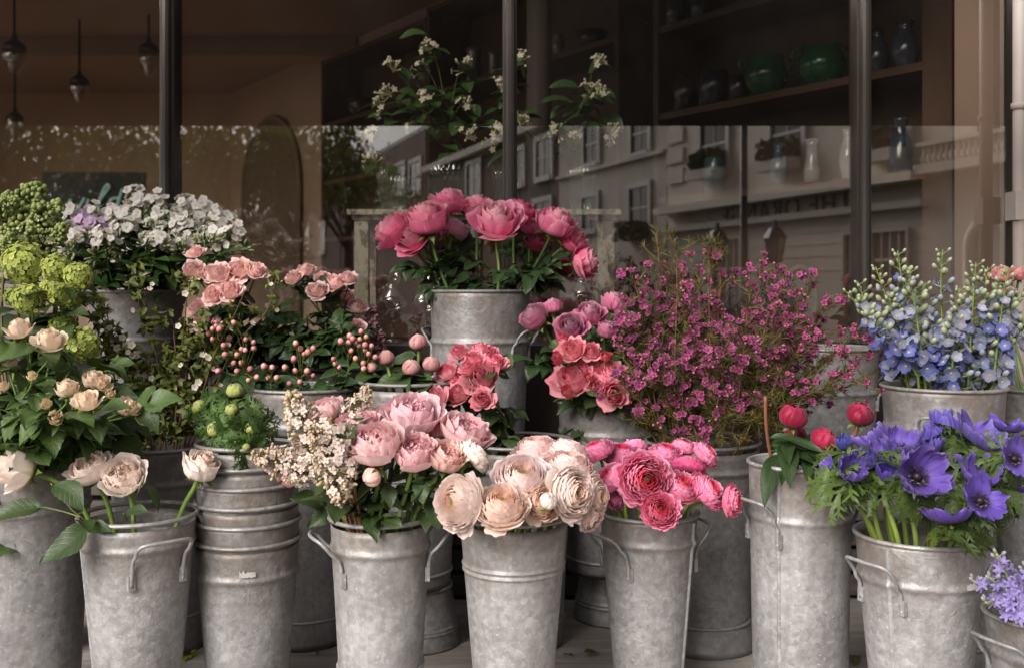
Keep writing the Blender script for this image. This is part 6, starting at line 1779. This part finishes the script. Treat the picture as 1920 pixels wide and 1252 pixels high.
for i, idx in enumerate(order):
    tx, ty = tips[idx]; rs = np.random.default_rng(600 + idx); b = BUCKETS["M6"]
    leafy = ty < 480 or idx >= 38; front = ty > 640; kd = 2 if idx >= 38 else (1 if leafy else 0)
    dd = rs.uniform(-.16, .10) - (.06 if front else 0)
    if idx == 37:
        dd = -.26
    end = P(tx, ty, b["y"] + dd); ax = unit(end - np.array([b["x"], b["y"], b["zr"]]) + [0, 0, .15])
    path = stem_path("M6", end, ax, rs, 18, .8) if idx != 37 else np.concatenate([stem_path("M6", P(1300, 795, b["y"] - .12), np.array([-.2, -1, .4]), rs, 10), [P(1306, 815, b["y"] - .20), P(1310, 850, b["y"] - .22)]])
    lab = ("dark needle-leaved waxflower sprig low over the bucket, tip %s counted across from the rose side" if idx >= 38 else "leafy flowerless waxflower sprig standing tallest, tip %s counted across from the rose side" if leafy else "magenta waxflower sprig whose tip is %s counted across from the rose side") % ORD[count[kd]]
    count[kd] += 1
    t = thing("waxflower_sprig", lab, "waxflower", path[0], "waxflower sprigs in the tangled spray")
    m = MB(); nm = MB(); m.tube(path, np.linspace(.0019, .0008, len(path)), 5, C=(.14, .085, .045)); ends = [(path[-1], unit(path[-1] - path[-2]))]

    def needles(p0, d0, L, n):
        for k in range(n):
            q = p0 + d0 * L * rs.random(); e = unit(d0 * .8 + rs.normal(0, .55, 3)); Ln = rs.uniform(.012, .026); sd = unit(np.cross(e, rs.normal(size=3))) * .00065
            c_ = np.array(NEED_C) * rs.uniform(.6, 1.7) * (np.array([1.5, .85, .8]) if rs.random() < .4 else 1)
            nm.add([q - sd, q + sd, q + e * Ln * .6 + sd, q + e * Ln * .6 - sd, q + e * Ln], Q=[[0, 1, 2, 3]], T=[[3, 2, 4]], C=c_)
    n = len(path)
    for k in range(13 if not leafy else 9):
        j = int(rs.uniform(.42, .97) * n); j = min(max(j, 4), n - 2); p = path[j]; d0 = unit(path[j + 1] - path[j]); d = unit(d0 * .8 + rs.normal(0, .55, 3) + [0, -.12, .0]); L = rs.uniform(.03, .075)
        pe = p + d * L; mid_ = p + d * L * .5 + rs.normal(0, .003, 3); m.tube([p, mid_, pe], [.0010, .0009, .0007], 4, C=(.13, .09, .045), cap=False); needles(p, d, L, 20); ends.append((pe, d))
    for j in range(4, n - 1):
        if j > n * .35:
            needles(path[j], unit(path[j + 1] - path[j]), np.linalg.norm(path[j + 1] - path[j]), 16 if leafy else 13)
    fl = []
    for pe, d in ends:
        needles(pe, d, .010, 16 if leafy else 10)
        if leafy:
            continue
        for k in range(rs.integers(4, 8)):
            e = unit(d + rs.normal(0, .75, 3) + [0, -.35, .1]); p = pe + e * rs.uniform(.006, .016); m.tube([pe, p], .0006, 3, C=(.16, .10, .05), cap=False); fl.append((p, e))
    child(t, "stem", m.mesh("stem", M_STEM)); child(t, "needle_leaves", nm.mesh("needle_leaves", M_FEATHER, False))
    for p, e in fl:
        if rs.random() < .22:
            child(t, "bud", WXB, mat4(frame(e), p, rs.uniform(.0045, .0062)))
        else:
            child(t, "flower", WX[rs.integers(2)], mat4(frame(unit(e + [0, -.7, .15]), rs.uniform(0, 6)), p, rs.uniform(.0050, .0075)), color=np.array([1, 1, 1]) * rs.uniform(.4, 1.1))

# ------------------------------------------------------------------ delphiniums
DPC = [((.42, .42, .36), (.22, .26, .48), (.12, .18, .50)), ((.28, .27, .34), (.13, .155, .44), (.075, .12, .44)), ((.46, .46, .40), (.34, .36, .48), (.20, .25, .50))]
DPF = [floret(5, 1.0, .52, .38, c, s, 7, 6, k=1.5, point=.15, center=(.55, .53, .45), crad=.20, tube=.8, tubec=(.34, .36, .48)).mesh("delphinium_flower", M_PETAL) for s, c in enumerate(DPC)]
DPB = [blob(.30, 1.7, (.22, .28, .12), 8, c).mesh("delphinium_bud", M_PETAL) for c in ((.46, .50, .34), (.36, .40, .52))]
sp = [((1608, 528), (1690, 712)), ((1642, 500), (1712, 715)), ((1683, 470), (1728, 718)), ((1706, 505), (1735, 720)), ((1735, 530), (1750, 718)), ((1768, 468), (1772, 728)), ((1800, 540), (1800, 722)), ((1830, 492), (1815, 724)), ((1852, 500), (1845, 722)), ((1878, 535), (1848, 735)), ((1912, 545), (1866, 728)), ((1668, 560), (1700, 712)), ((1900, 590), (1850, 745)), ((1790, 600), (1785, 735)), ((1745, 610), (1745, 725)), ((1588, 548), (1675, 700)), ((1622, 590), (1685, 705)), ((1925, 600), (1880, 730)), ((1890, 500), (1862, 722))]
for i, (a, b_) in enumerate(sorted(sp)):
    rs = np.random.default_rng(700 + i); b = BUCKETS["M8"]; dd = rs.uniform(-.10, .06) - (.05 if a[1] > 580 else 0)
    A = P(*a, b["y"] + dd); Bq = P(*b_, b["y"] + dd * .7); Bq = np.array([b["x"], b["y"], 0]) + np.clip(Bq - [b["x"], b["y"], 0], [-.09, -.09, -9], [.09, .09, 9])
    path = np.concatenate([[[b["x"] + (Bq[0] - b["x"]) * .4, b["y"], b["zr"] - .14]], bez(Bq, Bq + (A - Bq) * .35 + [0, 0, .02], Bq + (A - Bq) * .7 + rs.normal(0, .006, 3), A, np.linspace(0, 1, 24))])
    t = thing("delphinium_spike", "blue delphinium spike with green-white buds, its tip %s across from the waxflower side" % ORD[i], "delphinium", path[0], "blue delphinium spikes")
    m = MB(); m.tube(path, np.linspace(.0032, .0010, len(path)), 6, C=(.12, .18, .05)); its = []
    n = len(path); v = rs.integers(3)
    short = a[1] > 580
    for k in range(36):
        f = (k + .5) / 36; j = int(1 + f * (n - 2)); p = path[j]; ang = k * 2.39996 + rs.normal(0, .2); e = unit(np.array([math.cos(ang), math.sin(ang), .25 + .5 * f]))
        L = lerp(.034, .010, f) * rs.uniform(.6, 1.25); q = p + e * L
        m.tube([p, p + e * L * .5 + [0, 0, .002], q], [.0010, .0008], 4, C=(.14, .19, .07), cap=False) if False else m.tube([p, p + e * L * .5 + [0, 0, .002], q], .0009, 4, C=(.14, .19, .07), cap=False)
        its.append((q, unit(e + [0, -.45, -.05]), f))
    child(t, "stem", m.mesh("stem", M_STEM))
    cut = rs.uniform(.58, .82) if not short else .92
    for q, e, f in its:
        if f < cut and rs.random() > .12 + .25 * f:
            vv = (2 if rs.random() < (f - .3) * 1.6 else v) if rs.random() < .7 else rs.integers(3)
            child(t, "flower", DPF[vv], mat4(frame(unit(e + rs.normal(0, .42, 3)), rs.uniform(0, 6)), q, lerp(.0152, .0105, f) * rs.uniform(.75, 1.2)), color=np.array([1, 1, 1.05]) * rs.uniform(.55, 1.1))
        else:
            child(t, "bud", DPB[0 if f > .78 else rs.integers(2)], mat4(frame(unit(e + [0, 0, .6])), q, lerp(.020, .009, max(0, (f - cut) / (1 - cut + 1e-6)))))
DPR = dict(cols=((.5, .25, .2), (.66, .33, .32), (.62, .22, .22)), cin=((.6, .3, .25), (.7, .42, .38), (.72, .45, .42)))
RD = rose(55, .6, 22, DPR["cols"], DPR["cin"], .05).mesh("dusty_pink_rose", M_PETAL)
for px, py, sz, lab in [(1882, 513, 44, "dusty pink rose rising above the delphiniums"), (1912, 512, 38, "dusty pink rose at the very picture edge above the delphiniums"), (1893, 543, 26, "small dusty pink rose under the two larger ones")]:
    flower("dusty_pink_rose", lab, "rose", "dusty pink roses behind the delphiniums", "M9", px, py, sz, RD, .05, (-.05, .4, .8), .55, 1, .003, (.08, .13, .04), leaf=LEAF_DARK, nleaf=2, leafL=.08, seed=15)

# ------------------------------------------------------------------ bluebells
BBF = [floret(6, 1.0, .26, .9, ((.40, .35, .62), (.34, .28, .60), (.44, .38, .66)), s, 4, 5, k=1.4, point=.4, refl=.35, tube=.3).mesh("bluebell_flower", M_PETAL) for s in range(2)]
BBB = blob(.30, 1.6, (.28, .30, .22), 7, (.42, .40, .50)).mesh("bluebell_bud", M_PETAL)
sp = [((1868, 1036), (1885, 1120)), ((1822, 1086), (1870, 1135)), ((1885, 1072), (1898, 1140)), ((1912, 1084), (1915, 1140)), ((1846, 1128), (1880, 1150)), ((1900, 1150), (1900, 1160)), ((1925, 1060), (1925, 1140)), ((1856, 1082), (1882, 1135))]
for i, (a, b_) in enumerate(sorted(sp)):
    rs = np.random.default_rng(800 + i); b = BUCKETS["F9"]; d = b["y"] - .05 + rs.normal(0, .02)
    A = P(*a, d); Bq = P(*b_, d); Bq = np.array([b["x"], b["y"], 0]) + np.clip(Bq - [b["x"], b["y"], 0], [-.078, -.06, -9], [.07, .06, 9]); Bq[2] = min(Bq[2], A[2] - .01)
    path = np.concatenate([[[b["x"], b["y"], b["zr"] - .1]], bez(Bq, Bq + [0, 0, .02], A - (A - Bq) * .3, A, np.linspace(0, 1, 14))])
    t = thing("bluebell_spike", "lilac bluebell spike in the corner bucket, %s across" % ORD[i], "bluebell", path[0], "lilac bluebell spikes")
    m = MB(); m.tube(path, .0026, 6, C=(.13, .18, .07)); its = []
    for k in range(20):
        f = (k + .5) / 20; p = path[int(1 + f * 13)]; ang = k * 2.39996; e = unit([math.cos(ang), math.sin(ang), .15 + .4 * f]); q = p + e * lerp(.014, .006, f); m.tube([p, q], .0008, 4, C=(.25, .22, .4), cap=False); its.append((q, e, f))
    child(t, "stem", m.mesh("stem", M_STEM))
    for q, e, f in its:
        if f < .8:
            child(t, "flower", BBF[rs.integers(2)], mat4(frame(unit(e + rs.normal(0, .3, 3)), rs.uniform(0, 6)), q, rs.uniform(.010, .014)), color=np.ones(3) * rs.uniform(.8, 1.15))
        else:
            child(t, "bud", BBB, mat4(frame(unit(e + [0, 0, .5])), q, .010))

# ------------------------------------------------------------------ stephanotis inside the window
STF = [floret(5, 1.0, .30, .05, ((.6, .6, .42), (.70, .68, .56), (.72, .70, .60)), 1, 3, 4, k=2.2, point=.4, tube=2.6, tubec=(.55, .56, .36)).mesh("stephanotis_flower", M_PETAL)]
stb = MB(); stb.tube([[0, 0, -2.6], [0, 0, -1.0], [0, 0, 0]], [.14, .13, .2], 7, C=(.5, .52, .32)); stb.put(blob(.34, 1.3, (.6, .6, .44), 7).arrays(), np.eye(3), np.array([0, 0, -.1]))
STB = stb.mesh("stephanotis_bud", M_PETAL)
for key, base, cl, lab in [("a", (840, 300), [(805, 96), (790, 137), (870, 134), (738, 134), (717, 206), (800, 189), (869, 206), (876, 254), (699, 258), (779, 247), (704, 306), (731, 179)], "white stephanotis vine spilling out of the dark green vase"),
                           ("b", (950, 305), [(934, 254), (975, 117), (938, 170), (928, 275), (976, 235)], "white stephanotis vine half hidden behind the middle upright"),
                           ("c", (1092, 303), [(1120, 127), (1106, 175), (1124, 188), (1078, 265), (1144, 254), (1047, 254)], "white stephanotis vine in the pale vase near the iron column")]:
    rs = np.random.default_rng(ord(key)); d = CY + .11; b0 = P(*base, d)
    t = thing("stephanotis_vine", lab, "stephanotis", b0, "stephanotis vines in vases")
    m = MB(); lv = []
    m.tube([b0 - [0, 0, .10], b0, b0 + [0, 0, .03]], .004, 6, C=(.05, .08, .02)); fl = []
    for k, (px, py) in enumerate(cl):
        c = P(px, py, d - rs.uniform(-.05, .12)); D = np.linalg.norm(c - b0)
        pth = bez(b0, b0 + [0, 0, .12 + D * .3], c + np.array([0, 0, .05]) + rs.normal(0, .01, 3), c, np.linspace(0, 1, 12)); m.tube(pth, .0020, 5, C=(.05, .07, .02), cap=False)
        for j in range(rs.integers(11, 17)):
            e = unit(unit(c - b0) * .5 + rs.normal(0, .5, 3) + [0, -.5, .25]); fl.append((c + e * rs.uniform(.028, .045), e))
            m.tube([c, c + e * .012], .0012, 4, C=(.2, .25, .1), cap=False)
        for f in (.45, .7, .9):
            lv.append(pth[int(f * 11)])
    child(t, "stem", m.mesh("vine_stem", M_STEM))
    for p, e in fl:
        child(t, "flower" if rs.random() < .5 else "bud", STF[0] if rs.random() < .45 else STB, mat4(frame(e, rs.uniform(0, 6)), p, rs.uniform(.0115, .015)))
    for p in lv + [b0 + rs.normal(0, .04, 3) + [0, 0, .08 + .12 * rs.random()] for _ in range(14)] + [f[0] + rs.normal(0, .03, 3) + [0, .03, 0] for f in fl[::9]]:
        a = rs.uniform(0, 6.28); add_leaf(t, LEAF_ONE, p, np.array([math.cos(a), math.sin(a) * .6 - .2, rs.uniform(-.5, .4)]), rs.uniform(.07, .10), rs, (.75, .95, .8))

# ------------------------------------------------------------------ petals and leaves dropped on the ledge
for px, py, me, s_, cat, lab, col in [(360, 1222, ME_LCL, .03, "fallen sprig", "yellow-green fallen flower sprig on the ledge between two front buckets", (2.2, 1.8, .8)), (338, 1232, ME_LCL, .025, "fallen sprig", "smaller yellow-green scrap beside the fallen sprig", (2.2, 1.8, .8)), (1092, 1222, LEAF_ONE[0], .04, "fallen leaf", "brown curled dead leaf on the ledge near the ivory bucket", (2.6, 1.2, .8)), (1605, 1226, LEAF_ONE[1], .045, "fallen leaf", "dry leaf on the ledge beside the tall bucket", (2.0, 1.3, .9)),
                                      (600, 1212, LEAF_LANCE[0], .03, "fallen leaf", "small dead leaf lying before the shaded bucket", (2.0, 1.1, .8)), (1075, 1228, LEAF_LANCE[1], .035, "fallen leaf", "second dead leaf touching the curled one", (2.4, 1.3, .8))]:
    d = .79 * FPX / (py - 540); p = P(px, py, d); p[2] = .004
    t = thing("fallen_leaf" if "leaf" in cat else "fallen_sprig", lab, cat, p)
    child(t, "blade", me, mat4(rotz(px) @ rotx(.15), p + [0, 0, .004], s_), color=col)
# ------------------------------------------------------------------ camera, light, sky
cam = bpy.data.cameras.new("camera"); co = bpy.data.objects.new("camera", cam); COL.objects.link(co)
co.location = (0, 0, CAM_Z); co.rotation_euler = (math.radians(90), 0, 0)
cam.sensor_width = 36; cam.lens = 36 * FPX / 1920.0
cam.shift_y = -(626 - 540) / 1920.0
cam.clip_start = .05; cam.clip_end = 400
cam.dof.use_dof = True; cam.dof.focus_distance = 1.95; cam.dof.aperture_fstop = 5.6
SC.camera = co
EL, AZ = math.radians(32), math.radians(214)      # the sun stands behind the camera, high over the street
w = bpy.data.worlds.new("World"); SC.world = w; w.use_nodes = True
nt = w.node_tree; nt.nodes.clear()
sky = nt.nodes.new("ShaderNodeTexSky"); sky.sky_type = 'NISHITA'; sky.sun_disc = False
sky.sun_elevation = EL; sky.sun_rotation = AZ; sky.dust_density = 3.0; sky.air_density = 1.0; sky.ozone_density = 1.0
hs = nt.nodes.new("ShaderNodeHueSaturation"); hs.inputs["Saturation"].default_value = .22
ml = nt.nodes.new("ShaderNodeMix"); ml.data_type = 'RGBA'; ml.blend_type = 'MULTIPLY'; ml.inputs[0].default_value = 1; ml.inputs[7].default_value = (1.0, .95, .92, 1)
bg = nt.nodes.new("ShaderNodeBackground"); bg.inputs[1].default_value = SKY_STRENGTH
ow = nt.nodes.new("ShaderNodeOutputWorld")
nt.links.new(sky.outputs[0], hs.inputs["Color"]); nt.links.new(hs.outputs[0], ml.inputs[6]); nt.links.new(ml.outputs[2], bg.inputs[0]); nt.links.new(bg.outputs[0], ow.inputs[0])
sl = bpy.data.lights.new("sun", 'SUN'); sl.energy = SUN_STRENGTH; sl.angle = math.radians(36); sl.color = (1.0, .955, .91)
so = bpy.data.objects.new("sun", sl); COL.objects.link(so)
# Nishita: rotation 0 puts the sun on +y, growing clockwise seen from above
sd = Vector((math.sin(AZ) * math.cos(EL), math.cos(AZ) * math.cos(EL), math.sin(EL)))
so.rotation_euler = sd.to_track_quat('Z', 'Y').to_euler(); so.location = (-2, -6, 8)
SC.view_settings.view_transform = 'Standard'; SC.view_settings.look = 'None'; SC.view_settings.exposure = 0; SC.view_settings.gamma = 1
SC.render.engine = 'CYCLES'
cy = SC.cycles
cy.max_bounces = 9; cy.diffuse_bounces = 5; cy.glossy_bounces = 3; cy.transmission_bounces = 4; cy.transparent_max_bounces = 16
cy.caustics_reflective = False; cy.caustics_refractive = False; cy.sample_clamp_indirect = 4.0
cy.use_denoising = True
SC.render.film_transparent = False
